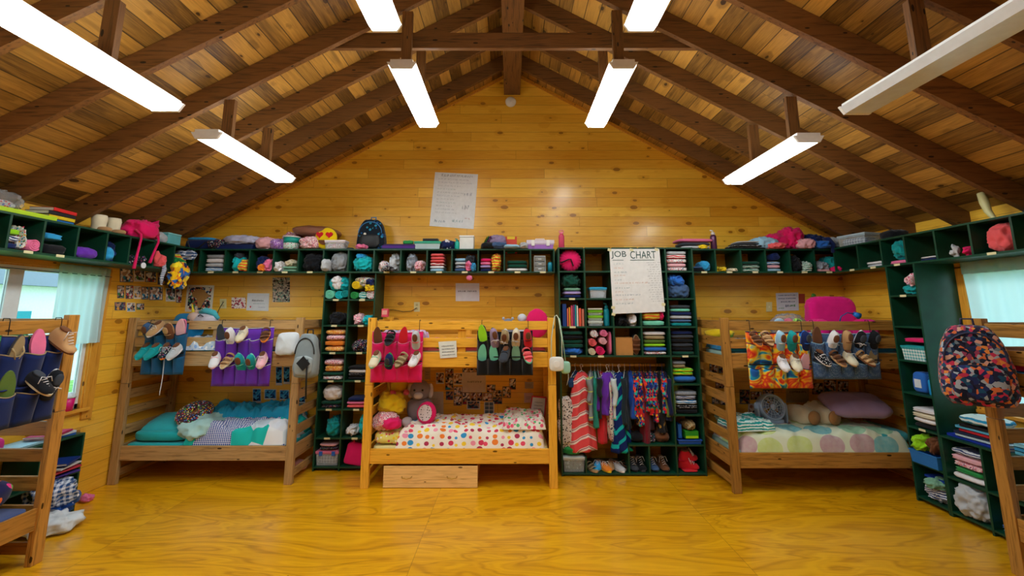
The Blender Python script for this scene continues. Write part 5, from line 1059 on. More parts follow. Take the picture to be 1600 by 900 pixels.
# plush toys --------------------------------------------------------
def plush(lab, loc, rz, s, m, m2, kind='dog', name='plush_toy', extra=None):
    t = thing(name, reg(lab), 'plush toy', loc, rz)
    MB().sup(.26*s, .22*s, .26*s, .9, .9, noise=.012*s, nf=14, seed=seed()).build('body', m, t, smooth=True)
    h_ = MB().sup(.2*s, .19*s, .19*s, .95, .95, noise=.008*s, nf=14, seed=seed(), flat=False, c=(0, -.03*s, .22*s)).build('head', m, t, smooth=True)
    for sx in (-1, 1):
        MB().sup(.06*s, .04*s, (.14 if kind == 'dog' else .07)*s, .9, .9, flat=False, c=(sx*.10*s, -.02*s, (.24 if kind == 'dog' else .37)*s)).build('ear', m2, t, smooth=True)
        MB().sup(.10*s, .15*s, .08*s, .9, .9, c=(sx*.1*s, -.13*s, 0)).build('paw', m2, t, smooth=True)
        MB().sup(.02*s, .02*s, .02*s, 1, 1, flat=False, c=(sx*.04*s, -.122*s, .32*s), nu=12, nv=8).build('eye', P('#101014', .2), t, smooth=True)
    MB().sup(.09*s, .07*s, .06*s, .9, .9, flat=False, c=(0, -.12*s, .25*s)).build('muzzle', m2, t, smooth=True)
    return t
f = FB[2]
plush('grey plush dog with pale paws sitting on the middle bunk', f(.52, .42, .55), 0, 1.15, cloth('#8a7f88'), cloth('#c8c0c4'))
t = thing('drum_cushion', reg('pink rimmed round patterned cushion leaning on the grey dog'), 'cushion', f(.63, .22, .70), -.2); t.rotation_euler = (PI/2-.2, 0, -.35)
MB().lathe([(0, -.03), (.105, -.03), (.12, 0), (.105, .03), (0, .03)], 32).build('rim', K['hot'][1], t, smooth=True); MB().lathe([(0, .031), (.085, .031), (.085, .036), (0, .036)], 28).build('face', cloth('#e8dce0', '#3a3038', 'dots', 40), t)
for dx, dz, k1, lab in ((.18, .53, 'pinkmix', 'pink flowered soft bundle low on the middle bunk, left end'),): put(MB().sup(.26, .24, .18, .8, .8, noise=.03, nf=10, seed=seed(), nu=48, nv=26), 'soft_bundle', km(k1), f(dx+.02, .2, dz), 0, lab, 'clothes')
put(MB().sup(.28, .24, .22, .8, .8, noise=.04, nf=10, seed=seed(), nu=48, nv=28), 'yellow_blanket', K['yellow'][1], f(.22, .3, .68), 0, 'yellow fleece blanket heaped at the left of the middle bunk', 'blanket')
put(MB().sup(.2, .18, .12, .8, .8, noise=.02, nf=12, seed=seed()), 'pink_soft_toy', K['hot'][1], f(.28, .12, .56), .3, 'hot pink soft bundle in front of the yellow blanket', 'plush toy')
plush('yellow plush toy lying at the left end of the middle bunk', f(.26, .45, .86), .3, .75, cloth('#f2d22c'), cloth('#e86a8a'), 'bear')
t = thing('unicorn_plush', reg('white unicorn plush with a yellow horn, top back left bunk'), 'plush toy', FB[1](.55, .45, 1.62), -.3)
MB().sup(.30, .22, .17, .8, .8, noise=.01, nf=8, seed=3).build('body', cloth('#ded8e8'), t, smooth=True); MB().sup(.16, .14, .13, .9, .9, c=(-.10, -.06, .05)).build('head', cloth('#e8c8bc'), t, smooth=True)
MB().lathe([(0, 0), (.02, 0), (.004, .13), (0, .13)], 12, M=T(-.13, -.06, .16, 0, -.35)).build('horn', P('#f0dc30', .4), t, smooth=True)
for sx in (-.04, .04): MB().sup(.03, .02, .05, 1, 1, c=(-.09+sx, -.03, .165)).build('ear', cloth('#e8c8bc'), t, smooth=True)
MB().tube([(.0, -.1, .13), (.04, -.11, .15), (.08, -.10, .13)], .006, 6).build('eyelid', P('#302838'), t, smooth=True); MB().tube([(-.03, -.06, .18), (.04, -.04, .2), (.12, 0, .17), (.17, .03, .1)], [.02, .035, .035, .02], 8).build('mane', cloth('#58c8d8'), t, smooth=True)
f = FB[2]
t = thing('pink_round_pillow', reg('round hot pink pillow standing on the top middle bunk'), 'pillow', f(1.88, .45, 1.50), 0); MB().sup(.27, .12, .34, 1, 1, noise=.008, nf=8, seed=2).build('cover', K['hot'][1], t, smooth=True)
t = thing('plush_bunny', reg('small white plush beside the round pink pillow'), 'plush toy', f(1.70, .5, 1.48), 0); MB().sup(.13, .11, .2, .9, .8).build('body', cloth('#dce4ee'), t, smooth=True); MB().sup(.11, .1, .1, 1, 1, c=(0, 0, .2)).build('head', cloth('#dce4ee'), t, smooth=True)
plush('small grey plush with pointed ears on the top middle bunk', f(1.53, .5, 1.5), 0, .55, cloth('#8890a0'), cloth('#b8c0cc'), 'cat')
put(duvet(.5, .3, .08, .03, 8, 91), 'tie_dye_shirt', cloth('#d8c0e0', ['#f0a0c8', '#a0c8f0', '#f4e8f8'], 'print', 30), f(.36, .08, 1.50), 0, 'pale pink and lilac shirt on the top middle bunk, left end', 'clothes')
t = thing('small_box', reg('small red pink box on the left end of the middle bunk top'), 'box', at(602, 492, Y=5.45), 0); MB().box(-.04, -.03, 0, .04, .03, .1).build('case', P('#e8506a', .5), t, bevel=.005); MB().box(-.028, -.033, .03, .028, -.03, .08).build('front', P('#f8b0a0', .5), t); t.location.z = 1.74
# back right bunk, upper level
f = FB[3]
t = thing('backrest_pillow', reg('furry hot pink backrest pillow with arms on the top bunk'), 'backrest pillow', f(1.52, .40, 1.48), -.1)
fur = cloth('#f01c8a'); 
MB().sup(.52, .16, .50, .35, .45, noise=.012, nf=26, seed=2, c=(0, .1, 0), nu=60, nv=40).build('back', fur, t, smooth=True)
for sx in (-1, 1): MB().sup(.15, .3, .24, .6, .6, noise=.012, nf=26, seed=3, c=(sx*.25, -.08, 0), nu=40, nv=24).build('arm', fur, t, smooth=True)
t = thing('clip_lamp', reg('small blue clip lamp on the top rail by the pink backrest'), 'lamp', f(1.42, .02, 1.705), 0)
MB().tube([(-.14, 0, 0), (-.12, 0, .05), (-.05, 0, .09), (.02, 0, .08)], .006, 8).build('gooseneck', P('#1c4a90', .4), t, smooth=True); MB().lathe([(0, 0), (.02, 0), (.035, .06), (0, .06)], 20, M=T(.02, 0, .08, 0, 2.0)).build('shade', P('#1c78d8', .3), t, smooth=True)
t = thing('plastic_bag', reg('clear bag of coloured balls on the top back right bunk'), 'bag', f(.90, .3, 1.5), 0)
MB().sup(.36, .2, .28, .8, .8, noise=.03, nf=9, seed=8, nu=50, nv=26).build('bag', pbag, t, smooth=True)
for x, k in ((-.1, 'lblue'), (-.0, 'hot'), (.1, 'lime')): MB().sup(.11, .11, .11, 1, 1, c=(x, 0, .12)).build('ball', km(k), t, smooth=True)
# fan
t = thing('desk_fan', reg('blue grey plastic desk fan on the back right bunk'), 'fan', f(.68, .42, .575), 0)
fm = P('#a4bad8', .45)
MB().sup(.22, .16, .06, .4, .4).build('base', fm, t, smooth=True)
for sx in (-1, 1): MB().sup(.03, .09, .22, .6, .5, c=(sx*.155, 0, .0)).build('side_arm', fm, t, smooth=True)
Mf = T(0, 0, .17, PI/2-.25, 0, 0); b = MB(); n_ = 32
ring = [(.115, -.06), (.14, -.055), (.148, 0), (.135, .06), (.118, .06), (.118, -.05)]
vs = [(r*math.cos(2*PI*i/n_), r*math.sin(2*PI*i/n_), z) for i in range(n_) for r, z in ring]
b.add(vs, [(i*6+j, ((i+1) % n_)*6+j, ((i+1) % n_)*6+(j+1) % 6, i*6+(j+1) % 6) for i in range(n_) for j in range(6)], 0, Mf); b.build('housing', fm, t, smooth=True)
b = MB()
for k in range(14): a = 2*PI*k/14; b.tube([(.03*math.cos(a), .03*math.sin(a), .052), (.118*math.cos(a+.3), .118*math.sin(a+.3), .05)], .003, 5, M=Mf)
for r in (.05, .08, .105): b.tube([(r*math.cos(2*PI*i/28), r*math.sin(2*PI*i/28), .052) for i in range(28)], .0025, 5, M=Mf, closed=True)
b.lathe([(0, .05), (.032, .05), (.03, .062), (0, .064)], 20, M=Mf); b.build('grille', P('#b4c8e0', .4), t, smooth=True)
b = MB()
for k in range(3):
    a = 2*PI*k/3; b.grid(lambda u, v: ((.02+.09*u)*math.cos(a+v*1.2), (.02+.09*u)*math.sin(a+v*1.2), .0+.03*v), 6, 6, M=Mf)
b.build('blades', P('#7c90ac', .4), t, smooth=True, solid=.002)

# drawer box under the middle bunk ---------------------------------
dwood = wood('drawer_pine', '#efc680', '#c89a54', 0, .5); a = at(598, 763, Z=.0); b_ = at(746, 763, Z=0); W_ = b_.x-a.x
t = thing('under_bed_drawer', reg('pale pine drawer box on the floor under the middle bunk'), 'drawer box', ((a.x+b_.x)/2, a.y, 0)); 
MB().box(-W_/2, 0, .004, W_/2, .02, .215).build('front', dwood, t, bevel=.003)
MB().box(-W_/2+.01, .02, .004, -W_/2+.025, .6, .19).box(W_/2-.025, .02, .004, W_/2-.01, .6, .19).box(-W_/2+.025, .585, .004, W_/2-.025, .6, .19).box(-W_/2+.025, .02, .004, W_/2-.025, .585, .014).build('box', dwood, t)
for x in (-W_*.25, W_*.23): MB().tube([(x-.05, 0, .115), (x-.045, -.018, .105), (x, -.024, .098), (x+.045, -.018, .105), (x+.05, 0, .115)], .004, 8).build('handle', P('#b89030', .3, .5, .9), t, smooth=True)
put(MB().sup(.16, .14, .12, .8, .8, noise=.01, nf=8, seed=10), 'pink_slipper', K['rose'][1], (-2.42, 5.45, .005), 0, 'pale pink bundle on the floor under the back left bunk', 'clothes')
# left low unit: books, papers, cloths spilling, cup on the sill
for i, (c1, lb, w2) in enumerate((('#2a60b8', 'blue', .25), ('#d8e0e8', 'white', .28), ('#b83060', 'crimson', .26))):
    book('%s workbook on top of the low left unit' % lb, (-4.1+.02*i, 4.18-.03*i, .70+.018*i), PI/2+.25*i-.2, w2, .2, .017, c1, 'workbooks on the low left unit')
for i, (c1, lb) in enumerate((('#4a3a9a', 'violet'), ('#c83a50', 'red'), ('#e8e8ec', 'white'), ('#1c3c90', 'dark blue'))):
    book('%s magazine jutting from the upper cubby, low left unit' % lb, (-4.02, 4.17, .395+.03*i), PI/2+.2*(i-1), .24, .26, .012+.006*(i % 2), c1, 'magazines in the low left unit')
for x, y, z, k, lab in ((-4.0, 4.16, .06, 'wstripe', 'navy and white cloth spilling from the low left unit'), (-3.95, 4.1, .17, 'plaid', 'blue checked cloth on the spilling bundle, low left unit')):
    put(MB().sup(.32, .3, .2, .8, .8, noise=.05, nf=9, seed=seed(), nu=56, nv=30), 'cloth_bundle', km(k) if k != 'wstripe' else cloth('#dfe6f2', ['#2458b0', '#f0f4fa', '#2458b0', '#f4f6fa'], 'floral', 9), (x, y, z), .4, lab, 'clothes')
put(MB().sup(.34, .3, .13, .8, .8, noise=.05, nf=8, seed=seed(), nu=56, nv=30), 'white_towel', cloth('#dce4ec'), (-3.82, 4.02, .003), .7, 'white towel slumped on the floor by the low left unit', 'towel')
t = thing('tassel', reg('pink tassel on a cord lying on the floor at the left'), 'tassel', at(136, 783, Z=.012), 0)
MB().tube([(-.22, -.03, 0), (-.1, .01, .0), (0, 0, .01)], .014, 8).build('cord', K['rose'][1], t, smooth=True); MB().sup(.09, .07, .06, .8, .8, noise=.02, nf=25, seed=3).build('tuft', K['pink'][1], t, smooth=True)
a = at(116, 652, X=XL+.03); t = thing('plastic_cup', reg('magenta cup with pale lid on the left window sill'), 'cup', (XL-.005, a.y-.05, .861)); MB().lathe([(0, 0), (.04, 0), (.05, .12), (0, .12)], 24).build('cup', P('#e0187a', .35), t, smooth=True); MB().lathe([(0, .121), (.054, .121), (.052, .14), (.03, .17), (0, .17)], 24).build('lid', P('#d8e8f0', .3), t, smooth=True)
put(MB().sup(.14, .1, .06, .8, .8, noise=.02, nf=14, seed=5), 'tissue', cloth('#e8ecf2'), (XL-.0, a.y-.22, .861), 0, 'crumpled white tissue on the left window sill', 'tissue')
# bits in the near parts of the low left unit are hidden by the bunk; papers show between its rails
put(MB().sup(.12, .1, .12, .7, .7), 'pink_tumbler', P('#e03aa0', .4), (-4.1, 3.72, .70), 0, 'pink tumbler seen between the left foreground bunk rails', 'cup')
book('pale blue paper pad seen between the left foreground bunk rails', (-4.1, 3.92, .70), PI/2, .3, .22, .015, '#a8d8ea')
# ---------------------------------------------------------------- hanging clothes
RY_, RZc = CF+.2, 1.175
def garment(px, kind, m, length, lab, yaw=80, w_=.36, b0=.032, sleeve=0.0, hem=1.1, m2=None, hname='white', dy=0.0):
    x = at(px, 575, Y=RY_).x; yaw = math.radians(yaw)
    hk = thing('clothes_hanger', '%s plastic hanger holding the %s' % (hname, lab), 'hanger', (x, RY_+dy, RZc), yaw, 'hangers on the closet rail')
    LAB[hk['label']] = 1
    hm = P({'white': '#e8ecec', 'black': '#202226', 'blue': '#2a5ac8'}[hname], .4)
    MB().tube([(.0, 0, .022*0+.0) if 0 else (.018*math.cos(a), 0, .018*math.sin(a)+.0) for a in [-.9+PI*1.35*i/10 for i in range(11)]]+[(-.004, 0, -.03), (0, 0, -.06)], .0028, 6).build('hook', hm, hk, smooth=True)
    MB().tube([(0, 0, -.055), (-w_*.5, 0, -.125), (w_*.5, 0, -.125)], .004, 6, closed=True).build('shoulders', hm, hk, smooth=True)
    nmk = {'dress': 'hanging_dress', 'shirt': 'hanging_shirt', 'jacket': 'hanging_jacket'}[kind]
    g = thing(nmk, reg(lab), kind, (x, RY_+dy, RZc-.075), yaw, 'clothes hanging on the closet rail')
    sd = seed(); off = Vector((sd*2.7, sd*5.1, 0))
    def fn(u, v):
        z = -length*v; s_ = min(1, v*length/.10)
        a = (.045+(w_*.5-.045)*s_**.8) if s_ < 1 else w_*.5*(1+(hem-1)*(v-.1))
        bb = b0*(.5+.5*s_)*(1+.5*v*(1.6 if kind == 'dress' else 1)); an = 2*PI*u
        fold = 1+.28*math.sin(an*7+sd+3*mnoise.noise(Vector((v*2, sd, 0))))*min(1, v*2)*.8
        q = mnoise.noise(Vector((math.cos(an)*2, math.sin(an)*2, z*6))+off)*.018
        return (math.cos(an)*(a+q), math.sin(an)*bb*fold+q*1.3, z)
    MB().grid(fn, 48, 26).build('body', m, g, smooth=True, solid=.002)
    MB().tube([(.045*math.cos(a), .02*math.sin(a), -.004) for a in [2*PI*i/16 for i in range(16)]], .007, 6, closed=True).build('collar', m2 or m, g, smooth=True)
    if sleeve:
        for sx in (-1, 1):
            def sf(u, v):
                an = 2*PI*u; r = .052*(1-.25*v); cx = sx*(w_*.47+.035*v+.01*math.sin(v*5+sd)); 
                return (cx+math.cos(an)*r*.8, math.sin(an)*r*.62+.01*math.sin(v*7+sd), -.055-sleeve*v+math.cos(an)*-.0)
            MB().grid(sf, 18, 12).build('sleeve', m2 or m, g, smooth=True, solid=.002)
    return g
def stripes2(c1, c2, c3, sc_, diag=0.0, name='striped_cotton'):
    n = NT(name, .85, .15); p, s = n.pos()
    q = n.m_('FRACT', n.m_('MULTIPLY', n.m_('ADD', s[2], n.m_('MULTIPLY', n.m_('ABSOLUTE', s[0]), diag)), sc_))
    return n.col(n.ramp(q, [(0, c1), (.42, c2), (.58, c3), (.66, c2), (.72, c1)], 'CONSTANT'))
red_st = stripes2('#f0565c', '#f6ece8', '#b0607a', 8.0, .5); chev = stripes2('#16286a', '#18b8c0', '#18b8c0', 7.0, 1.2)
gr_st = stripes2('#8a949c', '#8a949c', '#d0e060', 7); rain = cloth('#d8242c', ['#1a2c90', '#d8242c', '#f0c818', '#20205c', '#d0202c', '#28b0a0', '#e84a20', '#1a2468', '#e82c50', '#2a58c0'], 'floral', 44)
G = garment
G(899, 'shirt', cloth('#24406c'), .16, 'dark denim hat and top hung beside the striped dress', 60, .30, sleeve=.0)
G(907, 'dress', red_st, .86, 'red and white striped long dress at the left of rail', 24, .24, .05, hem=1.6, dy=-.07)
G(923, 'shirt', gr_st, .52, 'grey striped shirt right of the red striped dress', 74, .36, sleeve=.25)
G(929, 'shirt', cloth('#2a9a8a'), .60, 'sea green top behind the grey striped shirt', 82, .34)
G(934, 'shirt', cloth('#22262c'), .5, 'black top right of the sea green top', 84, .34, sleeve=.2)
G(946, 'jacket', cloth('#6a32b4'), .46, 'violet zipped jacket facing the room', 22, .22, .05, sleeve=.36, m2=cloth('#5c2aa0'), dy=-.10)
G(938, 'dress', cloth('#d8303a'), .78, 'plain red dress hem showing under the violet jacket', 82, .26, hem=1.1)
G(952, 'shirt', cloth('#e2dcd4', ['#e08a9a', '#404858', '#d0c8c0'], 'print', 40), .74, 'pale flowered tunic behind the violet jacket', 80, .34)
G(957, 'shirt', cloth('#cfe2ea'), .5, 'pale blue shirt right of the violet jacket', 82, .36, sleeve=.3)
G(964, 'dress', chev, .86, 'navy and turquoise zigzag striped long dress', 40, .20, .05, hem=1.5, dy=-.10)
G(976, 'jacket', cloth('#1e2e38'), .62, 'long black jacket right of the zigzag dress', 70, .36, .04, sleeve=.5)
G(984, 'shirt', cloth('#1c50b8'), .5, 'royal blue shirt before the rainbow clothes', 84, .36, hname='blue')
for i, px in enumerate((991, 999, 1007, 1016, 1025, 1034)):
    G(px, 'shirt', rain, (.5, .58, .42, .46, .54, .44)[i], 'rainbow tie-dye shirt, %s from the left on the rail' % ORD[i], (78, 72, 80, 70, 64, 76)[i], .36, .034, sleeve=(.3, 0, .25, .28, .3, .2)[i], hname=('black', 'blue')[i % 2])
G(1039, 'jacket', cloth('#16204c'), .52, 'navy jacket between the rainbow shirts and green coat', 80, .36, sleeve=.4, hname='black')
G(1046, 'jacket', cloth('#6f8a40'), .48, 'olive green coat at the right end of rail', 48, .26, .05, sleeve=.42, dy=-.06, hname='black')
G(1003, 'dress', cloth('#7c1c2c'), .80, 'dark crimson long skirt under the rainbow shirts', 82, .32, hname='black'); G(1011, 'dress', cloth('#5a3a50'), .64, 'dusky plum skirt under the rainbow shirts', 60, .3, hname='black')
G(1029, 'dress', cloth('#1a1a22', ['#c8a040', '#1a1a22', '#1a1a22'], 'print', 20), .66, 'black skirt with gold print under the rainbow shirts', 74, .32, hname='black')
# hanging from the closet left side: leopard print scarf
a = at(884, 650, Y=5.35); put(MB().sup(.17, .1, .58, .7, .6, noise=.035, nf=8, seed=4, nu=40, nv=40), 'printed_jacket', K['bwmix'][1] if 0 else cloth('#e4dcd8', ['#2c2428', '#e4dcd8', '#2c2428', '#b89890'], 'print', 52), (at(884, 650, Y=5.36).x, 5.36, at(884, 700, Y=5.36).z), 0, 'black and white animal print jacket hanging at the closet left end', 'jacket')
a = at(896, 748, Y=5.4); tub('clear_bin', 'clear plastic bin on the closet floor, left corner', 'container', (.72, 5.42, .032), 0, .24, .24, .14, clear, P('#d8e2e2', .3), contents=cloth('#7a9a78', ['#c8d8c0', '#4a6a50'], 'print', 30))
put(MB().sup(.2, .18, .1, .8, .8, noise=.025, nf=12, seed=5), 'green_bag', K['green'][1], (.70, 5.40, .20), 0, 'bright green bag on the clear bin in the closet', 'bag')
SH = [('sandal', 'khaki', 'tan', 'khaki sandal'), ('sneaker', 'sky', 'white', 'sky blue sneaker'), ('sneaker', 'orange', 'yellow', 'orange sneaker'), ('clog', 'tan', 'brown', 'tan clog'), ('sneaker', 'lgrey', 'white', 'grey sneaker'), ('sandal', 'brown', 'khaki', 'brown sandal')]
for i, (kd, c1, c2, ds) in enumerate(SH):
    x = .93+.075*i; shoe(kd, c1, c2, '%s in the pile on the closet floor' % ds, Matrix.Translation((x, 5.38+.04*(i % 2), .034+.0*(i % 3))) @ frame((.35*(-1)**i, -1, 0), (.0, 0, 1), (0, 0, 0)))
for i, (kd, c1, c2, ds) in enumerate((('boot', 'dgrey', 'black', 'charcoal boot'), ('boot', 'black', 'dgrey', 'black boot'), ('boot', 'denim', 'black', 'dark blue boot'), ('boot', 'brown', 'black', 'dark brown boot'))):
    x = (1.40, 1.49, 1.63, 1.75)[i]; shoe(kd, c1, c2, '%s in the low closet compartment' % ds, Matrix.Translation((x, 5.42, .034)) @ frame((.1, -1, 0), (0, 0, 1), (0, 0, 0)), L=.25)
for i in range(3):
    x = (1.45, 1.6, 1.74)[i]; put(MB().sup(.15, .2, .1, .8, .8, noise=.02, nf=14, seed=seed()), 'dark_shoe_bag', (K['black'], K['dark_mix'], K['brown'])[i][1], (x, 5.42, .334), 0, '%s bundle on the low closet shelf under the skirts' % ('black', 'dark flowered', 'brown')[i], 'bag')

# ---------------------------------------------------------------- papers, photos and fittings on the walls
def sheet(name, lab, cat, quad, Y=None, X=None, m=None, group=None, out=.003, strokes=(), heads=(), parts=()):
    """quad: tl, tr, br, bl pixels, on plane Y or X"""
    pts = [at(px, py, Y=Y, X=X) for px, py in quad]; c = sum(pts, Vector())/4
    nrm = Vector((0, -1, 0)) if Y is not None else Vector((1 if X < 0 else -1, 0, 0))
    t = thing(name, reg(lab), cat, c, 0, group) if (strokes or heads or parts) else None
    L = [p-c for p in pts]
    def bl(u, v, k=0.0): return L[3]*(1-u)*(1-v)+L[2]*u*(1-v)+L[0]*(1-u)*v+L[1]*u*v+nrm*k
    b = MB(); fr = [bl(u, v, out) for u, v in ((0, 1), (1, 1), (1, 0), (0, 0))]; bk = [bl(u, v, .0005) for u, v in ((0, 1), (1, 1), (1, 0), (0, 0))]
    b.add(fr+bk, [(0, 1, 2, 3), (7, 6, 5, 4)]+[(i, i+4, (i+1) % 4+4, (i+1) % 4) for i in range(4)])
    if t is None:
        o = b.build(name, m, None, loc=c); return tag(o, reg(lab), cat, group)
    b.build('page', m, t)
    q = random.Random(seed())
    ink = {}
    for si, (u0, u1, v, cc, hh) in enumerate(strokes):       # handwriting too small to read: a run of short pen marks
        sb = ink.setdefault((cc, si if len(strokes) <= 6 else 0), MB()); u = u0
        while u < u1:
            wd = q.uniform(.02, .07); n = max(3, int(wd/.008)); pr = []
            for i in range(n): pr.append(bl(u+wd*i/n, v+hh*(.5 if i % 2 else -.5)*q.uniform(.4, 1.2), out+.0012))
            if len(pr) > 1: sb.tube(pr, .0011 if hh < .03 else .0018, 4)
            u += wd+q.uniform(.01, .03)
    for (cc, _), sb in ink.items(): sb.build('handwriting', P(cc, .7), t)
    for (txt, u0, u1, v0, v1, cc) in heads:
        cu = bpy.data.curves.new('t', 'FONT'); cu.body = txt; to = bpy.data.objects.new('t', cu); col.objects.link(to)
        dg = bpy.context.evaluated_depsgraph_get(); me = bpy.data.meshes.new_from_object(to.evaluated_get(dg)); col.objects.unlink(to); bpy.data.objects.remove(to)
        xs = [v.co.x for v in me.vertices]; ys = [v.co.y for v in me.vertices]; x0, x1, y0, y1 = min(xs), max(xs), min(ys), max(ys)
        for v in me.vertices: v.co = bl(u0+(u1-u0)*(v.co.x-x0)/(x1-x0), v0+(v1-v0)*(v.co.y-y0)/(y1-y0), out+.0012)
        me.materials.append(P(cc, .7)); lo = bpy.data.objects.new('lettering', me); col.objects.link(lo); lo.parent = t
    for k2, (nm_, poly, cc) in enumerate(parts):
        MB().add([bl(u, v, out+.001+.0012*min(k2, 4)) for u, v in poly], [tuple(range(len(poly)))]).build(nm_, cc if not isinstance(cc, str) else P(cc, .7), t)
    return t
def rect(px0, py0, px1, py1): return [(px0, py0), (px1, py0), (px1, py1), (px0, py1)]
paper = P('#f0f4fa', .8); W5 = YB-.0
st = [(.16, .86, .95, '#5a6478', .045)]+[(.1, u1, .88-.062*i, ('#4a5a80', '#6a86a8', '#7a8a9a', '#5a9a9a')[i % 4], .022) for i, u1 in enumerate((.8, .9, .62, .55, .7, .58, .5, .56, .45, .5, .6))]+[(.1, .35, .1, '#4a78a0', .05), (.5, .72, .12, '#5aa0a8', .05), (.72, .9, .62, '#3a5a90', .07), (.7, .85, .38, '#4a6a8a', .08), (.78, .9, .18, '#c86a6a', .03)]
sheet('handwritten_poster', 'large white handwritten poster high on the gable wall', 'poster', [(680, 269), (747, 272.5), (740, 358), (671, 353)], Y=W5, m=paper, strokes=st)
# job chart taped over the closet
jc = [(952, 389), (1030, 389), (1039, 487), (957.5, 490.5)]
st = [(.07, u1, v, cc, .022) for u1, v, cc in ((.25, .765, '#4a9ab8'), (.24, .70, '#e08a5a'), (.28, .635, '#3a98b0'), (.26, .585, '#e09060'), (.18, .515, '#5a9ab8'), (.66, .465, '#e08a5a'), (.34, .39, '#4aa0b0'), (.24, .33, '#e09868'), (.55, .28, '#4a88b0'), (.4, .21, '#e0905a'), (.42, .15, '#4a98b0'))]
st += [(.72+.03*(i % 3), .98, .78-.036*i, '#5a6470', .012) for i in range(18)]
sheet('job_chart_poster', 'white JOB CHART poster taped over the front of the green closet', 'poster', jc, Y=CF-.006, m=P('#eceef0', .8), strokes=st,
    heads=[('JOB', .03, .33, .845, .965, '#1c4a4a'), ('CHART', .41, .92, .845, .965, '#1c4a4a')],
    parts=[('underline', [(.05, .818), (.27, .818), (.27, .826), (.05, .826)], '#1c5a5a'), ('underline', [(.40, .818), (.88, .818), (.88, .826), (.40, .826)], '#1c5a5a')]+
    [('tape_piece', [(u, v), (u+.07, v-.01), (u+.08, v+.03), (u+.01, v+.04)], tape) for u, v in ((-.04, .97), (.90, .975), (-.03, .08), (.94, .10), (-.03, -.02), (.40, .97))])
# gable wall, over the back left bunk
mp = cloth('#e6e2d4', ['#2c4a78', '#e6e2d4', '#222a34', '#c05a4a', '#ded8c8', '#5a8a60', '#1c2026'], 'floral', 42)
af = [(.30, .80), (.42, .86), (.66, .82), (.74, .70), (.86, .62), (.72, .44), (.64, .30), (.58, .16), (.46, .14), (.44, .34), (.38, .50), (.24, .56), (.20, .70)]
sheet('framed_map_poster', 'white bordered poster with a tan map on the gable wall', 'poster', [(293, 445), (335, 446), (331, 488), (289, 487)], Y=W5, m=P('#ece8dc', .7), parts=[('print', [(.08, .08), (.92, .08), (.92, .92), (.08, .92)], mp), ('map', [(u, v) for u, v in af], '#b98a4c')])
def photo_mat(i):
    q = random.Random(i*17+3); pal = ['#2a2830', '#5a4448', '#a87260', '#e0c4b0', '#5a6a7a', '#c8c8cc', '#7a3a48', '#2c3c50', '#b08a70', '#e8dcd0']
    cs = [q.choice(pal) for _ in range(7)]+[('#2a8ab8', '#3a7a4a', '#b02c3c', '#d8a040')[i % 4]]
    return cloth(cs[0], cs, 'floral', 34+i*1.3)
PM = [photo_mat(i) for i in range(9)]; blue_ph = cloth('#1c6ab0', ['#1c6ab0', '#2a90d0', '#183c70', '#58b8e0', '#101c38'], 'floral', 40)
def photo(lab, px0, py0, px1, py1, m, Y=None, X=None, border=True, group='photo prints on the walls', skew=0.0):
    quad = [(px0, py0), (px1, py0+skew), (px1, py1+skew), (px0, py1)]
    e = .06
    sheet('photo_print', lab, 'photo', quad, Y=Y, X=X, m=P('#e4e2de', .6) if border else P('#6a6468', .6), group=group, out=.002, parts=[('picture', [(e, e*2 if border else e), (1-e, e*2 if border else e), (1-e, 1-e), (e, 1-e)], m)])
rows = [('top row', [(187, 419, 208, 441), (209, 420, 226, 440), (227, 425, 244, 441), (246, 424, 260, 445), (262, 428, 272, 447)]),
        ('second row', [(183, 446, 194, 466), (196, 446, 208, 467), (209, 447, 220, 467), (221, 448, 232, 468), (233, 448, 254, 469), (259, 450, 274, 471), (275, 451, 289, 473)]),
        ('third row', [(179, 472, 196, 485), (198, 473, 211, 487), (213, 474, 225, 484)])]
k_ = 0
for rn, ps in rows:
    for i, p_ in enumerate(ps): photo('photo print, %s from the left in the %s on the left wall' % (ORD[i], rn), *p_, PM[k_ % 9], X=XL, border=(k_ % 3 == 1)); k_ += 1
sheet('picture_card', 'small pink flowered card beside the outlet on the gable wall', 'card', rect(362, 465, 384, 482), Y=W5, m=cloth('#efe2de', ['#efe2de', '#c85a6a', '#efe6e0', '#8a3a4a', '#f0e8e4'], 'floral', 60))
sheet('name_sign', 'white handwritten sign with red heart over back left bunk', 'sign', [(387, 458), (421, 458.5), (419.5, 486), (385, 485)], Y=W5, m=paper, strokes=[(.24, .74, .58, '#303844', .10), (.3, .8, .4, '#9ac0c8', .03), (.55, .85, .2, '#a8b8d0', .03)], parts=[('heart', [(.14, .22), (.18, .28), (.22, .22), (.18, .14)], '#d83040')])
sheet('doodle_print', 'grey doodle print poster right of the handwritten sign', 'poster', rect(426, 433.5, 453, 472), Y=W5, m=cloth('#c9b8a0', ['#b8a89a', '#8a8078', '#c8baa8', '#3a3438', '#d8ccb8', '#7a9a8a'], 'floral', 55))
def outlet(lab, px0, py0, px1, py1, switch=False):
    t = sheet('light_switch' if switch else 'wall_outlet', lab, 'switch' if switch else 'outlet', rect(px0, py0, px1, py1), Y=W5, m=P('#e4dca4', .4), out=.006, parts=[('socket', [(.3, .58), (.7, .58), (.7, .82), (.3, .82)], '#c8be88'), ('socket', [(.3, .18), (.7, .18), (.7, .42), (.3, .42)], '#c8be88')] if not switch else [('toggle', [(.42, .4), (.58, .4), (.58, .6), (.42, .6)], '#f4f0d0')])
outlet('cream wall outlet above the back left bunk', 344, 467, 354, 482); outlet('cream wall outlet above the middle bunk', 647, 472, 656, 487); outlet('cream light switch above the back right bunk', 1197, 472, 1206, 487, True)
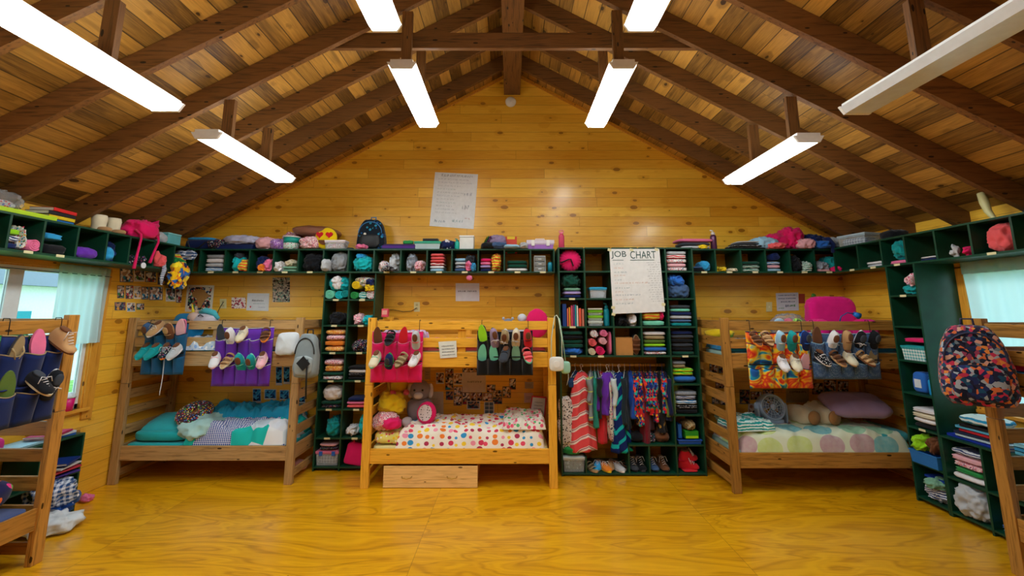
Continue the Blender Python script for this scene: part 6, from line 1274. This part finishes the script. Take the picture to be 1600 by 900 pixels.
def cord(lab, pts, r=.004, c='#1c1c20', name='power_cord'):
    P3 = [Vector(p) for p in pts]; put(MB().tube([p-P3[0] for p in P3], r, 6), name, P(c, .5), P3[0], 0, lab, 'cord')
g = lambda px, py, Y=5.78: tuple(at(px, py, Y=Y))
cord('black cord from the outlet down behind the back left bunk', [g(349, 472), g(345, 478), g(341, 486), g(338, 497)]); cord('dark cord running from the outlet to the red box', [g(651, 481), g(643, 486), g(630, 487), g(615, 484), g(604, 484)])
cord('white lace hanging below the teal organizer', [tuple(at(px, py, Y=4.93)) for px, py in ((257, 560), (254, 590), (250, 612), (249, 618))], .004, '#d8d8dc', 'shoe_lace')
sheet('name_sign', 'white handwritten name sign above the middle bunk', 'sign', rect(712, 442.5, 749, 470.5), Y=W5, m=paper, strokes=[(.1, .42, .55, '#202838', .09), (.5, .85, .55, '#202838', .09)])
sheet('bunk_note', 'white handwritten note taped to the middle bunk rail', 'note', [(685, 534), (713, 532.5), (714, 558), (688, 560)], Y=4.925, m=P('#e6ece6', .8), strokes=[(.15, .85, .72-.18*i, '#6a7484', .06) for i in range(4)])
# collage behind the middle bunk
def m3(x, y): return 540+x/2.903, 470+y/2.903
CL = [(410, 325, 447, 377), (452, 308, 490, 345), (490, 328, 530, 382), (452, 345, 488, 405), (530, 306, 598, 324), (455, 410, 488, 450), (490, 388, 530, 430), (490, 432, 528, 475), (530, 415, 565, 470), (567, 416, 592, 455), (594, 416, 620, 453), (622, 418, 665, 455), (640, 380, 680, 415), (667, 405, 710, 435), (667, 437, 710, 468), (712, 388, 750, 440), (742, 352, 772, 402)]
for i, p_ in enumerate(CL):
    a, b_ = m3(p_[0], p_[1]), m3(p_[2], p_[3]); photo('photo print number %s of the collage on the wall inside the middle bunk' % ORD[i] if 0 else 'collage photo inside the middle bunk, %s counting from upper left' % ORD[i], a[0], a[1], b_[0], b_[1], PM[(i*4+1) % 9], Y=W5, border=(i in (0, 2)), group='collage photos inside the middle bunk')
a, b_ = m3(530, 324), m3(636, 414); sheet('collage_sign', 'white sign in the centre of the middle bunk photo collage', 'sign', rect(a[0], a[1], b_[0], b_[1]), Y=W5-.003, m=P('#ddd0c8', .8), strokes=[(.22, .5, .52, '#303038', .10), (.56, .82, .52, '#303038', .10)])
a, b_ = m3(355, 412), m3(444, 528); sheet('pencil_drawing', 'pale drawing of a wave shape on the middle bunk wall', 'drawing', rect(a[0], a[1], b_[0], b_[1]), Y=W5, m=P('#d4cab8', .8), strokes=[(.25, .7, .72, '#a8a090', .05), (.5, .75, .5, '#a8b0a8', .05), (.45, .75, .2, '#90b8b8', .06)])
for i, (p_, lb) in enumerate((((337, 373, 366, 414), 'small pale note above the drawing, middle bunk wall'), ((357, 302, 385, 355), 'tan note upper left on the middle bunk wall'), ((813, 368, 852, 398), 'lilac grey note at the right of middle bunk wall'), ((810, 418, 850, 462), 'pale pink note behind the red frame, middle bunk'))):
    a, b_ = m3(*p_[:2]), m3(*p_[2:]); sheet('wall_note', lb, 'note', rect(a[0], a[1], b_[0], b_[1]), Y=W5, m=P(('#dccfae', '#cfae80', '#b8b0b8', '#dcb8b0')[i], .8), strokes=[(.2, .8, .6, '#8a8478', .05), (.2, .7, .4, '#8a8478', .05)])
a, b_ = m3(550, 455), m3(610, 492); photo('wide photo strip with white top under the collage, middle bunk', a[0], a[1], b_[0], b_[1], PM[3], Y=W5-.003, group='collage photos inside the middle bunk')
a, b_ = m3(628, 458), m3(674, 515)
sheet('photo_grid', 'white card with six small blue grey photos, middle bunk', 'photo', rect(a[0], a[1], b_[0], b_[1]), Y=W5-.003, m=P('#e0ddd4', .7), parts=[('picture', [(.1+.43*i, .08+.31*j), (.47+.43*i, .08+.31*j), (.47+.43*i, .34+.31*j), (.1+.43*i, .34+.31*j)], '#5a7080') for i in range(2) for j in range(3)])
# red framed whiteboard leaning at the right end of the middle bunk
t = sheet('whiteboard', 'small whiteboard in a red frame leaning on middle bunk wall', 'whiteboard', [(831, 618), (854, 620), (851, 658), (825, 656)], Y=5.55, m=P('#c02838', .5), out=.012, strokes=[(.25, .8, .75, '#5a6a90', .03), (.25, .75, .62, '#5a6a90', .03), (.25, .7, .5, '#5a6a90', .03)], parts=[('board', [(.08, .06), (.92, .06), (.92, .94), (.08, .94)], '#cfd8e4')])
for ch in t.children:
    if ch.name.startswith('handwriting'): ch.location = (0, -.002, 0)
# back left bunk polaroids
for i, p_ in enumerate(((395, 607, 408, 629), (413, 608, 432, 624), (437, 609, 452, 625), (466, 611, 477, 630), (431, 572, 441, 602), (443, 572, 453, 600))):
    photo('blue photo print inside back left bunk, %s from the left%s' % (ORD[i] if i < 4 else ORD[i-4], ' below the organizer' if i < 4 else ' beside the purple organizer'), *p_, blue_ph, Y=W5, group='blue photos inside the back left bunk')
# back right bunk
def m4(x, y): return 1080+x/2.647, 450+y/2.647
R4 = [(200, 420, 242, 480), (245, 428, 292, 462), (296, 420, 342, 490), (235, 478, 290, 520), (500, 392, 545, 440), (548, 380, 600, 430), (490, 480, 530, 520), (605, 385, 650, 440), (75, 312, 110, 350), (112, 314, 148, 352), (100, 385, 142, 415), (85, 445, 118, 480), (120, 452, 152, 484), (85, 330, 100, 352)]
for i, p_ in enumerate(R4[:13]):
    a, b_ = m4(*p_[:2]), m4(*p_[2:]); photo('photo print inside back right bunk, %s of the wall group' % ORD[i], a[0], a[1], b_[0], b_[1], PM[(i*2+3) % 9], Y=W5, border=(i == 3), group='photos inside the back right bunk')
a, b_ = m4(392, 402), m4(486, 474); sheet('wall_calendar', 'pale wall calendar with grid behind the desk fan', 'calendar', rect(a[0], a[1], b_[0], b_[1]), Y=W5, m=P('#b8b4ac', .8), strokes=[(.1, .45, .86, '#2a2a34', .1), (.15, .85, .62, '#202028', .11)]+[(.08, .92, .5-.1*i, '#8a8a90', .012) for i in range(5)])
sheet('name_sign', 'white sign with handwriting in tape border, back right bunk', 'sign', [(1212, 458), (1247, 457), (1248, 485), (1214, 486)], Y=W5, m=P('#dcdce8', .8), strokes=[(.1, .9, .86, '#5a6a90', .06), (.1, .85, .68, '#5a6a90', .06), (.2, .8, .5, '#4a5a80', .06), (.4, .55, .28, '#303c60', .16), (.6, .8, .28, '#3a8a40', .12), (.08, .3, .15, '#5a9a5a', .05)])
sheet('small_card', 'small dark red card beside the taped sign', 'card', rect(1248, 459, 1257.5, 474), Y=W5, m=P('#a8402c', .7)); 
a = at(1271, 462, Y=W5); put(MB().lathe([(0, 0), (.03, 0), (.028, .008), (0, .008)], 20, M=T(0, 0, 0, PI/2)), 'green_badge', P('#6ab850', .5), a, 0, 'round green badge on the wall, back right corner', 'badge')
a = at(733, 434, Y=5.39); t = thing('dream_charm', reg('pink pompom charm hanging under the gable shelf'), 'charm', (a.x, 5.42, a.z), 0); MB().sup(.07, .05, .06, 1, 1, noise=.01, nf=30, seed=2, c=(0, 0, -.03)).build('pompom', K['pink'][1], t, smooth=True); MB().tube([(0, 0, .02), (0, 0, .07)], .003, 5).build('cord', K['black'][1], t)

# curtains -----------------------------------------------------------
cur = bpy.data.materials.new('curtain_voile'); cur.use_nodes = True; nt = cur.node_tree; bs = nt.nodes['Principled BSDF']; bs.inputs['Base Color'].default_value = C('#d4e8ee'); bs.inputs['Roughness'].default_value = .9
tr = nt.nodes.new('ShaderNodeBsdfTranslucent'); tr.inputs[0].default_value = C('#cfeaf2'); mx = nt.nodes.new('ShaderNodeMixShader'); mx.inputs[0].default_value = .55
nt.links.new(bs.outputs[0], mx.inputs[1]); nt.links.new(tr.outputs[0], mx.inputs[2]); nt.links.new(mx.outputs[0], nt.nodes['Material Output'].inputs[0])
def curtain(lab, X, y0, y1, z0, z1, n, sg, amp=.018):
    t = thing('curtain', reg(lab), 'curtain', (X, (y0+y1)/2, z0), 0); W_ = y1-y0; H_ = z1-z0
    MB().grid(lambda u, v: (amp*math.sin(u*n*2*PI)*(1-.5*v)+.3*amp*math.sin(u*n*5+v*3), (u-.5)*W_*(1-.03*math.sin(v*PI)), v*H_), n*12, 16).build('cloth', cur, t, smooth=True)
    MB().grid(lambda u, v: (amp*1.15*math.sin(u*n*2*PI)*.6+sg*.004, (u-.5)*W_, H_*.93+v*H_*.1), n*12, 3).build('heading', cur, t, smooth=True, solid=.003)
xc = XL+.045
curtain('pale blue voile curtain drawn to the right of the left window', xc, at(84, 470, X=xc).y, at(166, 470, X=xc).y, at(140, 536, X=xc).z, at(120, 418, X=xc).z, 6, 1)
t = thing('curtain_wire', reg('thin curtain wire across the left window'), 'curtain rod', (xc, 3.6, 2.17), 0); MB().tube([(0, -1.1, .012), (0, 1.1, -.0)], .004, 6).build('wire', P('#3a5a68', .4), t)
xc = XR-.045
curtain('pale blue voile curtain covering the right window', xc, 2.35, at(1507, 450, X=xc).y, .95, at(1520, 412, X=xc).z, 12, -1)
